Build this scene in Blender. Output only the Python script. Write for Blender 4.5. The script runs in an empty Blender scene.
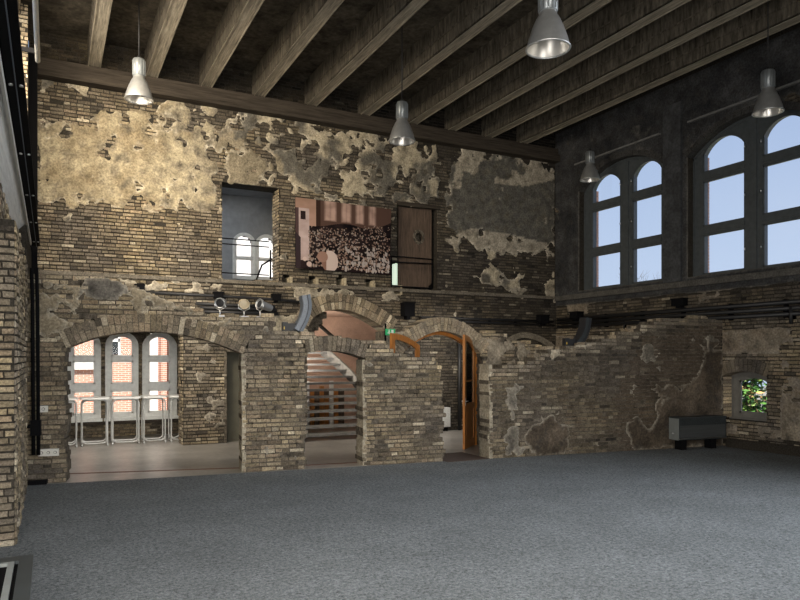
import bpy, bmesh, math, random
from mathutils import Vector, noise
random.seed(11)
R = random.Random(5)
sc = bpy.context.scene
COL = sc.collection
SN, CS = math.sin(math.radians(27.2)), math.cos(math.radians(27.2))
FL, HY, CH = 680.0, 357.0, 2.0

# ------------------------------------------------------------------ geometry helpers
def ray(px, py):
    xr = (px - 400) / FL
    return Vector((SN + xr * CS, CS - xr * SN, (HY - py) / FL))

class Wall:
    """vertical plane: origin, direction u along it, normal n towards the room"""
    def __init__(s, ox, oy, ux, uy, nx, ny):
        s.O = Vector((ox, oy, 0)); s.u = Vector((ux, uy, 0)).normalized(); s.n = Vector((nx, ny, 0)).normalized()
    def pt(s, a, z, d=0.0):
        return s.O + s.u * a + s.n * d + Vector((0, 0, z))
    def at(s, px, py, d=0.0):
        r = ray(px, py); C = Vector((0, 0, CH))
        t = s.n.dot(s.O + s.n * d - C) / s.n.dot(r)
        P = C + r * t
        return ((P - s.O).dot(s.u), P.z)
    def poly(s, pts, d=0.0):
        return [s.at(x, y, d) for x, y in pts]

def floor_at(px, py, z=0.0):
    r = ray(px, py); t = (z - CH) / r.z
    return Vector((0, 0, CH)) + r * t

def inpoly(P, a, z):
    c = False; n = len(P); j = n - 1
    for i in range(n):
        xi, yi = P[i]; xj, yj = P[j]
        if (yi > z) != (yj > z) and a < (xj - xi) * (z - yi) / (yj - yi) + xi: c = not c
        j = i
    return c

def sdf(P, a, z):
    best = 1e9; n = len(P)
    for i in range(n):
        x0, y0 = P[i - 1]; x1, y1 = P[i]
        dx, dy = x1 - x0, y1 - y0
        t = ((a - x0) * dx + (z - y0) * dy) / (dx * dx + dy * dy + 1e-12)
        t = max(0, min(1, t))
        q = (a - x0 - t * dx) ** 2 + (z - y0 - t * dy) ** 2
        if q < best: best = q
    best = math.sqrt(best)
    return best if inpoly(P, a, z) else -best

def interp(P, a):
    if a <= P[0][0]: return P[0][1]
    for i in range(1, len(P)):
        if a <= P[i][0]:
            t = (a - P[i - 1][0]) / (P[i][0] - P[i - 1][0] + 1e-9)
            return P[i - 1][1] * (1 - t) + P[i][1] * t
    return P[-1][1]

def fbm(a, z, seed=0.0, sc_=1.0, o=4):
    v = 0; amp = 1; tot = 0
    for k in range(o):
        v += amp * noise.noise(Vector((a * sc_, z * sc_, seed + k * 7.3))); tot += amp
        amp *= .55; sc_ *= 2.1
    return v / tot * 1.6

def mix(c, d, t):
    t = max(0, min(1, t)); return tuple(c[i] * (1 - t) + d[i] * t for i in range(3))
def mul(c, k): return tuple(x * k for x in c)

class MB:
    def __init__(s): s.v = []; s.f = []; s.m = []; s.c = []; s.sm = []
    def face(s, idx, mi=0, col=(1, 1, 1), smooth=False):
        s.f.append(tuple(idx)); s.m.append(mi); s.c.append(col); s.sm.append(smooth)
    def add(s, pts, faces, mi=0, col=(1, 1, 1), smooth=False):
        b = len(s.v); s.v.extend([tuple(p) for p in pts])
        for f in faces: s.face([b + i for i in f], mi, col, smooth)
        return s
    def hexa(s, p, mi=0, col=(1, 1, 1)):
        return s.add(p, [(0, 3, 2, 1), (4, 5, 6, 7), (0, 1, 5, 4), (1, 2, 6, 5), (2, 3, 7, 6), (3, 0, 4, 7)], mi, col)
    def box(s, a, b, mi=0, col=(1, 1, 1)):
        x0, y0, z0 = a; x1, y1, z1 = b
        return s.hexa([(x0, y0, z0), (x1, y0, z0), (x1, y1, z0), (x0, y1, z0), (x0, y0, z1), (x1, y0, z1), (x1, y1, z1), (x0, y1, z1)], mi, col)
    def wbox(s, W, a0, a1, z0, z1, d0, d1, mi=0, col=(1, 1, 1)):
        P = W.pt
        return s.hexa([P(a0, z0, d0), P(a1, z0, d0), P(a1, z0, d1), P(a0, z0, d1), P(a0, z1, d0), P(a1, z1, d0), P(a1, z1, d1), P(a0, z1, d1)], mi, col)
    def tube(s, path, r, seg=10, mi=0, col=(1, 1, 1), closed=False):
        path = [Vector(p) for p in path]; n = len(path); b = len(s.v); prev = None
        for i, p in enumerate(path):
            if closed: t = path[(i + 1) % n] - path[i - 1]
            else: t = path[min(i + 1, n - 1)] - path[max(i - 1, 0)]
            t.normalize()
            up = prev if prev is not None else (Vector((0, 0, 1)) if abs(t.z) < .9 else Vector((1, 0, 0)))
            x = up.cross(t)
            if x.length < 1e-5: x = Vector((0, 1, 0)).cross(t)
            x.normalize(); y = t.cross(x); prev = y
            rr = r[i] if isinstance(r, (list, tuple)) else r
            for k in range(seg):
                an = 2 * math.pi * k / seg
                s.v.append(tuple(p + x * (math.cos(an) * rr) + y * (math.sin(an) * rr)))
        rng = n if closed else n - 1
        for i in range(rng):
            j = (i + 1) % n
            for k in range(seg):
                l = (k + 1) % seg
                s.face((b + i * seg + k, b + i * seg + l, b + j * seg + l, b + j * seg + k), mi, col, True)
        if not closed:
            s.face([b + k for k in range(seg)][::-1], mi, col); s.face([b + (n - 1) * seg + k for k in range(seg)], mi, col)
        return s
    def lathe(s, prof, o, axis=(0, 0, 1), seg=32, mi=0, col=(1, 1, 1)):
        """prof: (radius, height along axis)"""
        ax = Vector(axis).normalized(); o = Vector(o)
        x = ax.orthogonal().normalized(); y = ax.cross(x); b = len(s.v)
        for r, h in prof:
            for k in range(seg):
                an = 2 * math.pi * k / seg
                s.v.append(tuple(o + ax * h + x * (r * math.cos(an)) + y * (r * math.sin(an))))
        for i in range(len(prof) - 1):
            for k in range(seg):
                l = (k + 1) % seg
                s.face((b + i * seg + k, b + i * seg + l, b + (i + 1) * seg + l, b + (i + 1) * seg + k), mi, col, True)
        return s
    def build(s, name, mats, parent=None, off=None):
        me = bpy.data.meshes.new(name)
        v = s.v
        if off is not None: v = [(p[0] - off[0], p[1] - off[1], p[2] - off[2]) for p in v]
        me.from_pydata(v, [], s.f)
        for m in (mats if isinstance(mats, (list, tuple)) else [mats]): me.materials.append(m)
        me.polygons.foreach_set('material_index', s.m)
        me.polygons.foreach_set('use_smooth', s.sm)
        ca = me.color_attributes.new('Col', 'FLOAT_COLOR', 'CORNER')
        buf = []
        for f, c in zip(s.f, s.c):
            if len(c) == len(f) and isinstance(c[0], (tuple, list)):
                for q in c: buf.extend((q[0], q[1], q[2], 1))
            else:
                buf.extend((c[0], c[1], c[2], 1) * len(f))
        ca.data.foreach_set('color', buf)
        bm = bmesh.new(); bm.from_mesh(me); bmesh.ops.recalc_face_normals(bm, faces=bm.faces); bm.to_mesh(me); bm.free()
        me.update()
        o = bpy.data.objects.new(name, me); COL.objects.link(o)
        if parent is not None: o.parent = parent
        return o

def struct(o, label=None, cat='wall'):
    o['kind'] = 'structure'
    if label: o['label'] = label; o['category'] = cat
    return o
def tag(o, label, cat, group=None):
    o['label'] = label; o['category'] = cat
    if group: o['group'] = group
    return o
def empty(name, loc=(0, 0, 0), rz=0.0):
    e = bpy.data.objects.new(name, None); COL.objects.link(e)
    e.location = loc; e.rotation_euler = (0, 0, rz); e.empty_display_size = .1
    return e
def local(mb, root):      # parts are written in world space, then moved under the root
    loc = root.location
    mb.v = [(p[0] - loc[0], p[1] - loc[1], p[2] - loc[2]) for p in mb.v]
    return mb

# ------------------------------------------------------------------ materials
def new_mat(name):
    m = bpy.data.materials.new(name); m.use_nodes = True
    nt = m.node_tree; b = nt.nodes['Principled BSDF']
    return m, nt, b, nt.nodes, nt.links

def mat(name, col, rough=.7, metal=0.0, nscale=0, namp=.3, bump=0, stretch=None, attr=False, spec=.5, n2=0, n2amp=0, emit=None):
    m, nt, b, N, L = new_mat(name)
    b.inputs['Roughness'].default_value = rough; b.inputs['Metallic'].default_value = metal
    b.inputs['Specular IOR Level'].default_value = spec
    if attr:
        a = N.new('ShaderNodeVertexColor'); a.layer_name = 'Col'; src = a.outputs['Color']
    else:
        rgb = N.new('ShaderNodeRGB'); rgb.outputs[0].default_value = (*col, 1); src = rgb.outputs[0]
    if nscale:
        tc = N.new('ShaderNodeTexCoord'); vec = tc.outputs['Object']
        if stretch:
            mp = N.new('ShaderNodeMapping'); mp.inputs['Scale'].default_value = stretch; L.new(vec, mp.inputs[0]); vec = mp.outputs[0]
        last = None
        for sc_, am in ((nscale, namp), (n2, n2amp)):
            if not sc_: continue
            nz = N.new('ShaderNodeTexNoise'); nz.inputs['Scale'].default_value = sc_; nz.inputs['Detail'].default_value = 6; nz.inputs['Roughness'].default_value = .65
            L.new(vec, nz.inputs['Vector'])
            mr = N.new('ShaderNodeMapRange'); mr.inputs[1].default_value = .28; mr.inputs[2].default_value = .72
            mr.inputs[3].default_value = 1 - am; mr.inputs[4].default_value = 1 + am
            L.new(nz.outputs['Fac'], mr.inputs[0])
            vm = N.new('ShaderNodeVectorMath'); vm.operation = 'SCALE'
            L.new(src, vm.inputs[0]); L.new(mr.outputs[0], vm.inputs['Scale']); src = vm.outputs[0]
            if last is None: last = nz
        if bump:
            bp = N.new('ShaderNodeBump'); bp.inputs['Strength'].default_value = 1; bp.inputs['Distance'].default_value = bump
            L.new(last.outputs['Fac'], bp.inputs['Height']); L.new(bp.outputs[0], b.inputs['Normal'])
    L.new(src, b.inputs['Base Color'])
    if emit:
        b.inputs['Emission Color'].default_value = (*emit[0], 1); b.inputs['Emission Strength'].default_value = emit[1]
    return m

M = {}
M['brick'] = mat('brick', (1, 1, 1), .9, nscale=38, namp=.6, bump=.02, attr=True, spec=.2, n2=2.4, n2amp=.35)
M['mortar'] = mat('mortar', (.042, .037, .030), .95, nscale=30, namp=.6, bump=.01, spec=.1)
M['rubble'] = mat('rubble_core', (.13, .112, .088), .95, nscale=9, namp=.8, bump=.06, spec=.1, n2=40, n2amp=.4)
M['plaster'] = mat('plaster', (1, 1, 1), .92, nscale=24, namp=.5, bump=.02, attr=True, spec=.15, n2=4.5, n2amp=.4)
M['beamside'] = mat('shaded_beam_side', (.105, .092, .072), .9, nscale=7, namp=.75, bump=.01, stretch=(8, 2.2, .5), spec=.1, n2=1.4, n2amp=.4)  # streaked beam sides, their shade put into a darker colour
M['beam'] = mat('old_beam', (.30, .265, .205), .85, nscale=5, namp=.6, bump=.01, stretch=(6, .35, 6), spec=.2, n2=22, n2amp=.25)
M['soffit'] = mat('sooty_ceiling', (.075, .065, .05), .95, nscale=2.2, namp=.7, bump=.01, spec=.1, n2=9, n2amp=.5)
M['plate'] = mat('sooty_timber', (.05, .041, .032), .9, nscale=4, namp=.6, bump=.01, stretch=(.4, 4, 7), spec=.2)
M['black'] = mat('black_steel', (.006, .006, .007), .8, spec=.08)
M['darkmetal'] = mat('dark_grey_paint', (.035, .042, .045), .42, nscale=6, namp=.2)
M['winframe'] = mat('window_paint_dark', (.075, .085, .09), .4, nscale=8, namp=.25)
M['wingrey'] = mat('window_paint_brown_grey', (.17, .165, .15), .6, nscale=8, namp=.2)
M['winwhite'] = mat('window_paint_grey', (.72, .73, .71), .5, nscale=8, namp=.15)
M['greysteel'] = mat('pale_grey_steel', (.72, .73, .72), .45, nscale=5, namp=.25, stretch=(8, .4, 8))
M['chrome'] = mat('brushed_steel', (.62, .63, .64), .28, metal=1.0)
M['bell'] = mat('lamp_aluminium', (.55, .56, .56), .35, metal=.75, nscale=4, namp=.2)
M['housing'] = mat('lamp_housing', (.26, .28, .29), .4, metal=.6, nscale=4, namp=.2)
M['bellin'] = mat('lamp_inner', (.72, .70, .66), .3, metal=.6)
M['white'] = mat('white_laminate', (.78, .78, .76), .35)
M['whiteplastic'] = mat('white_plastic', (.70, .69, .64), .4)
M['orange'] = mat('orange_varnished_wood', (.42, .165, .038), .38, nscale=6, namp=.35, bump=.002, stretch=(9, 9, .7))
M['board'] = mat('weathered_board', (.10, .068, .048), .85, nscale=4, namp=.55, bump=.004, stretch=(7, 7, .6), n2=18, n2amp=.3)
M['speaker'] = mat('speaker_grey', (.10, .125, .16), .42, nscale=10, namp=.12)
M['spkgrille'] = mat('speaker_grille', (.19, .215, .25), .5, nscale=60, namp=.3)
M['speakerdark'] = mat('speaker_dark', (.02, .021, .024), .5)
M['green'] = mat('exit_green', (.02, .28, .10), .4, emit=((.02, .35, .12), .35))
M['pink'] = mat('pink_render', (.52, .34, .25), .9, nscale=3, namp=.15, n2=20, n2amp=.1, bump=.003)
M['greenwall'] = mat('olive_door_paint', (.15, .145, .11), .7, nscale=4, namp=.15)
M['redbrick'] = mat('red_brick_plain', (.62, .36, .27), .9, nscale=20, namp=.2)
M['extwhite'] = mat('pale_stucco', (.8, .78, .74), .9, nscale=5, namp=.1)
M['cable'] = mat('black_cable', (.015, .015, .016), .5)
M['yellow'] = mat('yellow_tag', (.55, .38, .05), .5)
M['bulb'] = mat('frosted_bulb', (.9, .88, .8), .3, emit=((1, .86, .65), .9))
M['stringer'] = mat('stair_cheek', (.20, .19, .17), .9, nscale=6, namp=.35)
M['stone'] = mat('stair_tread', (.17, .165, .155), .6, nscale=8, namp=.4)
M['leaf'] = mat('leaf', (1, 1, 1), .5, attr=True)
M['bark'] = mat('bark', (.09, .07, .05), .9, nscale=12, namp=.4)
M['greyroom'] = mat('grey_room_paint', (.27, .28, .29), .9, nscale=4, namp=.2)
M['cream'] = mat('cream_paint_lamp', (.62, .52, .36), .5)
M['print'] = mat('photo_print', (1, 1, 1), .8, attr=True, spec=.05)

def glass_mat(name, tint=(1, 1, 1), gl=.08):
    m, nt, b, N, L = new_mat(name)
    N.remove(b)
    out = [n for n in N if n.type == 'OUTPUT_MATERIAL'][0]
    t = N.new('ShaderNodeBsdfTransparent'); t.inputs[0].default_value = (*tint, 1)
    g = N.new('ShaderNodeBsdfGlossy'); g.inputs['Roughness'].default_value = .03
    fr = N.new('ShaderNodeFresnel'); fr.inputs[0].default_value = 1.2
    mx = N.new('ShaderNodeMixShader')
    L.new(fr.outputs[0], mx.inputs[0]); L.new(t.outputs[0], mx.inputs[1]); L.new(g.outputs[0], mx.inputs[2]); L.new(mx.outputs[0], out.inputs[0])
    return m
M['soot'] = mat('sooty_plaster', (.05, .052, .055), .95, nscale=3, namp=.6, bump=.01, n2=16, n2amp=.4)
M['soot2'] = mat('grey_ledge', (.17, .17, .165), .8, nscale=6, namp=.3)
M['glass'] = glass_mat('window_glass', (.97, .98, 1))

def carpet_mat():
    m, nt, b, N, L = new_mat('carpet_blue_grey')
    b.inputs['Roughness'].default_value = .95; b.inputs['Specular IOR Level'].default_value = .15
    tc = N.new('ShaderNodeTexCoord')
    n1 = N.new('ShaderNodeTexNoise'); n1.inputs['Scale'].default_value = 75; n1.inputs['Detail'].default_value = 3; n1.inputs['Roughness'].default_value = .8
    n2 = N.new('ShaderNodeTexNoise'); n2.inputs['Scale'].default_value = 1.1; n2.inputs['Detail'].default_value = 4
    n3 = N.new('ShaderNodeTexNoise'); n3.inputs['Scale'].default_value = 26; n3.inputs['Detail'].default_value = 4; n3.inputs['Roughness'].default_value = .8
    for n in (n1, n2, n3): L.new(tc.outputs['Object'], n.inputs['Vector'])
    add = N.new('ShaderNodeMath'); add.operation = 'ADD'; L.new(n1.outputs[0], add.inputs[0]); L.new(n3.outputs[0], add.inputs[1])
    cr = N.new('ShaderNodeValToRGB')
    cr.color_ramp.elements[0].position = .38; cr.color_ramp.elements[0].color = (.05, .056, .060, 1)
    cr.color_ramp.elements[1].position = .64; cr.color_ramp.elements[1].color = (.315, .338, .348, 1)
    half = N.new('ShaderNodeMath'); half.operation = 'MULTIPLY'; half.inputs[1].default_value = .5
    L.new(add.outputs[0], half.inputs[0]); L.new(half.outputs[0], cr.inputs[0])
    mr = N.new('ShaderNodeMapRange'); mr.inputs[1].default_value = .3; mr.inputs[2].default_value = .7; mr.inputs[3].default_value = .88; mr.inputs[4].default_value = 1.12
    L.new(n2.outputs[0], mr.inputs[0])
    vm = N.new('ShaderNodeVectorMath'); vm.operation = 'SCALE'; L.new(cr.outputs[0], vm.inputs[0]); L.new(mr.outputs[0], vm.inputs['Scale'])
    L.new(vm.outputs[0], b.inputs['Base Color'])
    bp = N.new('ShaderNodeBump'); bp.inputs['Distance'].default_value = .006; L.new(n1.outputs[0], bp.inputs['Height']); L.new(bp.outputs[0], b.inputs['Normal'])
    return m
M['carpet'] = carpet_mat()
M['concrete'] = mat('worn_concrete', (.33, .31, .285), .3, nscale=1.3, namp=.35, bump=.002, n2=12, n2amp=.2)
M['redstrip'] = mat('rust_strip', (.16, .075, .05), .6, nscale=6, namp=.3)

def ext_brick_mat():
    m, nt, b, N, L = new_mat('red_brick_facade')
    tc = N.new('ShaderNodeTexCoord'); mp = N.new('ShaderNodeMapping'); mp.inputs['Rotation'].default_value = (math.pi / 2, 0, 0)
    L.new(tc.outputs['Object'], mp.inputs[0])
    br = N.new('ShaderNodeTexBrick'); br.inputs['Scale'].default_value = 1; br.inputs['Brick Width'].default_value = .26; br.inputs['Row Height'].default_value = .08; br.inputs['Mortar Size'].default_value = .012
    br.inputs['Color1'].default_value = (.62, .26, .17, 1); br.inputs['Color2'].default_value = (.50, .20, .13, 1); br.inputs['Mortar'].default_value = (.72, .62, .52, 1)
    L.new(mp.outputs[0], br.inputs[0]); L.new(br.outputs[0], b.inputs['Base Color']); b.inputs['Roughness'].default_value = .9
    return m
M['facade'] = ext_brick_mat()

# ------------------------------------------------------------------ wall builders
ROW, BL = .077, .255
def intervals(inside, s0, s1, z, ds=.06):
    out = []; a = s0; n = max(2, int((s1 - s0) / ds)); prev = inside(s0 + 1e-4, z); st = s0 if prev else None
    for i in range(1, n + 1):
        b = s0 + (s1 - s0) * i / n
        cur = inside(min(b, s1 - 1e-4), z)
        if cur != prev:
            lo, hi = a, b
            for _ in range(6):
                mid = (lo + hi) / 2
                if inside(mid, z) == prev: lo = mid
                else: hi = mid
            e = (lo + hi) / 2
            if prev: out.append((st, e))
            else: st = e
        prev = cur; a = b
    if prev: out.append((st, s1))
    return out

def brick_rows(mb, W, s0, s1, z0, z1, inside, depth, color, skip=None, jag=0.0, d_off=None, lay=True, miss=.012, core=1):
    """solid courses (material 1) faced with single bricks (material 0)"""
    k = 0; z = z0
    while z < z1 - .005:
        zt = min(z + ROW, z1); zc = (z + zt) / 2
        off = d_off(zc) if d_off else 0.0
        for a, b in intervals(inside, s0, s1, zc):
            aa = a + (R.uniform(-jag, jag) if a > s0 + .01 else 0); bb = b + (R.uniform(-jag, jag) if b < s1 - .01 else 0)
            if bb - aa < .03: continue
            mb.wbox(W, aa, bb, z, zt, off, off - depth, core)
            if not lay: continue
            p = aa - R.uniform(0, BL)
            while p < bb:
                L_ = BL * (.5 if R.random() < .5 else 1)
                x0, x1 = max(p, aa), min(p + L_ - .006 - R.uniform(0, .008), bb)
                p += L_
                if x1 - x0 < .035 or R.random() < miss: continue
                xc = (x0 + x1) / 2
                if skip and skip(xc, zc): continue
                d = off + .016 + R.uniform(-.010, .012)
                e = .006; zz0 = z + .008 + R.uniform(-.003, .004); zz1 = zt - .007 + R.uniform(-.003, .003)
                if zz1 - zz0 < .02: continue
                c = color(xc, zc)
                P = W.pt; J = lambda: R.uniform(-.006, .006)
                mb.add([P(x0, zz0, off - .01), P(x1, zz0, off - .01), P(x1, zz1, off - .01), P(x0, zz1, off - .01),
                        P(x0 + e + J(), zz0 + e + J(), d + J()), P(x1 - e + J(), zz0 + e + J(), d + J()), P(x1 - e + J(), zz1 - e + J(), d + J()), P(x0 + e + J(), zz1 - e + J(), d + J())],
                       [(4, 5, 6, 7), (0, 1, 5, 4), (1, 2, 6, 5), (2, 3, 7, 6), (3, 0, 4, 7)], 0, c)
        z += ROW; k += 1
    return mb

def arc_pts(P, step=.085):
    """resample a polyline"""
    out = []; 
    # smooth (Catmull-Rom) then even steps
    Q = []
    n = len(P)
    for i in range(n - 1):
        p0 = Vector(P[max(i - 1, 0)]); p1 = Vector(P[i]); p2 = Vector(P[i + 1]); p3 = Vector(P[min(i + 2, n - 1)])
        for k in range(12):
            t = k / 12
            Q.append(.5 * ((2 * p1) + (-p0 + p2) * t + (2 * p0 - 5 * p1 + 4 * p2 - p3) * t * t + (-p0 + 3 * p1 - 3 * p2 + p3) * t ** 3))
    Q.append(Vector(P[-1]))
    tot = sum((Q[i + 1] - Q[i]).length for i in range(len(Q) - 1)); n = max(4, round(tot / step)); st = tot / n
    out.append(Q[0].copy()); acc = 0; i = 0; target = st
    for i in range(len(Q) - 1):
        l = (Q[i + 1] - Q[i]).length
        while acc + l >= target - 1e-6 and len(out) < n + 1:
            out.append(Q[i].lerp(Q[i + 1], (target - acc) / max(l, 1e-9))); target += st
        acc += l
    while len(out) < n + 1: out.append(Q[-1].copy())
    return out

def arch_offset(Q, t):
    out = []
    for i, q in enumerate(Q):
        tg = (Q[min(i + 1, len(Q) - 1)] - Q[max(i - 1, 0)]).normalized()
        out.append(q + Vector((-tg.y, tg.x)) * t)
    return out

def arch_ring(mb, W, P, t, depth, color, d=.03, gap=.012, step=.088, ragged=.0):
    Q = arc_pts(P, step); E = arch_offset(Q, t)
    for i in range(len(Q) - 1):
        g = gap / step / 2
        a0, a1 = Q[i].lerp(Q[i + 1], g), Q[i].lerp(Q[i + 1], 1 - g)
        b0, b1 = E[i].lerp(E[i + 1], g), E[i].lerp(E[i + 1], 1 - g)
        r = 1 + R.uniform(-ragged, ragged)
        b0 = a0 + (b0 - a0) * r; b1 = a1 + (b1 - a1) * r
        dd = d + R.uniform(-.010, .010)
        split = R.uniform(.4, .6)
        for lo, hi in ((0, split - .02), (split + .02, 1)) if R.random() < .75 else ((0, 1),):
            c = color(q_mid(a0, b1)[0], q_mid(a0, b1)[1])
            p = [a0.lerp(b0, lo), a1.lerp(b1, lo), a1.lerp(b1, hi), a0.lerp(b0, hi)]
            mb.hexa([W.pt(p[0].x, p[0].y, dd), W.pt(p[1].x, p[1].y, dd), W.pt(p[1].x, p[1].y, -depth + .005), W.pt(p[0].x, p[0].y, -depth + .005),
                     W.pt(p[3].x, p[3].y, dd), W.pt(p[2].x, p[2].y, dd), W.pt(p[2].x, p[2].y, -depth + .005), W.pt(p[3].x, p[3].y, -depth + .005)], 0, c)
    # mortar bed
    for i in range(len(Q) - 1):
        p = [Q[i], Q[i + 1], E[i + 1], E[i]]
        mm = [Q[i].lerp(E[i], .02), Q[i + 1].lerp(E[i + 1], .02), Q[i + 1].lerp(E[i + 1], .97), Q[i].lerp(E[i], .97)]
        mb.hexa([W.pt(mm[0].x, mm[0].y, d - .022), W.pt(mm[1].x, mm[1].y, d - .022), W.pt(mm[1].x, mm[1].y, -depth + .01), W.pt(mm[0].x, mm[0].y, -depth + .01),
                 W.pt(mm[3].x, mm[3].y, d - .022), W.pt(mm[2].x, mm[2].y, d - .022), W.pt(mm[2].x, mm[2].y, -depth + .01), W.pt(mm[3].x, mm[3].y, -depth + .01)], 1)
    return [(q.x, q.y) for q in Q], [(e.x, e.y) for e in E]
def q_mid(a, b): return ((a.x + b.x) / 2, (a.y + b.y) / 2)

def plaster(name, W, s0, s1, z0, z1, mask, color, parent, thick=.02, d0=.012, res=.05, doff=None):
    ns = int((s1 - s0) / res) + 1; nz = int((z1 - z0) / res) + 1
    V = [[mask(s0 + i * res, z0 + j * res) for j in range(nz)] for i in range(ns)]
    mb = MB(); cache = {}
    cols = []
    def node(i, j):
        k = (i, j)
        if k not in cache:
            a, z = s0 + i * res, z0 + j * res; m = V[i][j]
            d = d0 + thick * min(1, .55 + m / .12) + .006 * noise.noise(Vector((a * 3, z * 3, 1))) + (doff(z) if doff else 0)
            cache[k] = len(mb.v); mb.v.append(tuple(W.pt(a, z, d))); cols.append(color(a, z, m))
        return cache[k]
    def edge(i, j, i2, j2):
        if (i2, j2) < (i, j): i, j, i2, j2 = i2, j2, i, j
        k = (i, j, i2, j2)
        if k not in cache:
            m1, m2 = V[i][j], V[i2][j2]; t = m1 / (m1 - m2)
            a, z = s0 + (i + (i2 - i) * t) * res, z0 + (j + (j2 - j) * t) * res
            cache[k] = len(mb.v); mb.v.append(tuple(W.pt(a, z, d0 * .3 + thick * .35 + (doff(z) if doff else 0)))); cols.append(color(a, z, 0))
        return cache[k]
    for i in range(ns - 1):
        for j in range(nz - 1):
            cs = [(i, j), (i + 1, j), (i + 1, j + 1), (i, j + 1)]
            ins = [V[a][b] > 0 for a, b in cs]
            if not any(ins): continue
            poly = []
            for k in range(4):
                l = (k + 1) % 4
                if ins[k]: poly.append(node(*cs[k]))
                if ins[k] != ins[l]: poly.append(edge(*cs[k], *cs[l]))
            if len(poly) > 2: mb.face(poly, 0, [cols[q] for q in poly], True)
    if not mb.f: return None
    return mb.build(name, M['plaster'], parent)

# brick palettes -------------------------------------------------------
TAN = [(.31, .25, .155), (.27, .22, .145), (.29, .235, .15), (.25, .205, .14), (.26, .20, .13)]
def pal(a, z, k=1.0, grey=.0, seed=0):
    n = fbm(a, z, seed, .8, 3); q = fbm(a, z, seed + 20, 2.6, 3)
    c = mix(R.choice(TAN), (.165, .142, .115), .35 + n * .8 + grey)
    c = mix(c, (.05, .047, .045), max(0, q * 1.0 - .05) + max(0, grey - .1) * .5)
    r = R.random()
    if r < .05: c = mix(c, (.52, .46, .35), .6)
    elif r < .12: c = mix(c, (.035, .032, .03), .6)
    return mul(c, k * 1.22 * R.uniform(.66, 1.3))

CREAM = (.50, .425, .29); GREYP = (.20, .185, .155); PALE = (.62, .56, .45); BROWNP = (.21, .17, .125)

# ================================================================== THE SETTING
A0 = floor_at(70, 482); B0 = floor_at(722, 446)
LU = (B0 - A0).normalized()
LOW = Wall(A0.x, A0.y, LU.x, LU.y, LU.y, -LU.x)          # ruined low partition
BACK = Wall(0, 16, 1, 0, 0, -1)
RIGHTX = B0.x + .02
RIGHT = Wall(RIGHTX, 0, 0, 1, -1, 0)
LEFT = Wall(-.34, 0, 0, 1, 1, 0)
PIER = Wall(-1.4, 8.25, 1, 0, 0, -1)
DOORW = Wall(0, 12.8, 1, 0, 0, -1)
EXT = Wall(0, 18.5, 1, 0, 0, -1)
CEIL = 8.78; BEAMZ = 8.17
SL = (LEFT.O.x - A0.x) / LU.x         # where the partition meets the left wall
SR = (RIGHTX - A0.x) / LU.x

# ---- floors
mb = MB()
p0 = LOW.pt(SL, 0, -.02); p1 = LOW.pt(SR, 0, -.02)
mb.hexa([(-1.6, -6, -.1), (RIGHTX, -6, -.1), (p1.x, p1.y, -.1), (p0.x - 1.2, p0.y, -.1), (-1.6, -6, .008), (RIGHTX, -6, .008), (p1.x, p1.y, .008), (p0.x - 1.2, p0.y, .008)])
struct(mb.build('floor', M['carpet']), 'hall floor under speckled blue grey carpet', 'floor')
mb = MB()
mb.hexa([(p0.x - 1.5, p0.y + .02, -.1), (p1.x, p1.y + .02, -.1), (RIGHTX, 21, -.1), (-3, 21, -.1), (p0.x - 1.5, p0.y + .02, 0), (p1.x, p1.y + .02, 0), (RIGHTX, 21, 0), (-3, 21, 0)])
fb = struct(mb.build('floor_rear', M['concrete']), 'worn grey concrete floor of the passage behind the broken wall', 'floor')
mb = MB()
a, b = floor_at(60, 474.5), floor_at(250, 468); c, d = floor_at(300, 466), floor_at(365, 462.5)
for p, q in ((a, b), (c, d)):
    mb.hexa([(p.x, p.y, -.01), (q.x, q.y, -.01), (q.x, q.y + .09, -.01), (p.x, p.y + .09, -.01), (p.x, p.y, .004), (q.x, q.y, .004), (q.x, q.y + .09, .004), (p.x, p.y + .09, .004)])
struct(mb.build('trim_1', M['redstrip']), 'thin rust coloured strip set in the concrete passage floor', 'trim')
ca = floor_at(443, 463); cb = floor_at(490, 460)
mb = MB(); mb.box((ca.x + .1, ca.y - .02, -.02), (cb.x + .05, ca.y + 1.0, .016))
tag(mb.build('door_mat', mat('mat_brown', (.075, .05, .04), .9, nscale=30, namp=.3)), 'dark brown mat on the floor in front of the orange doors', 'mat')

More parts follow.
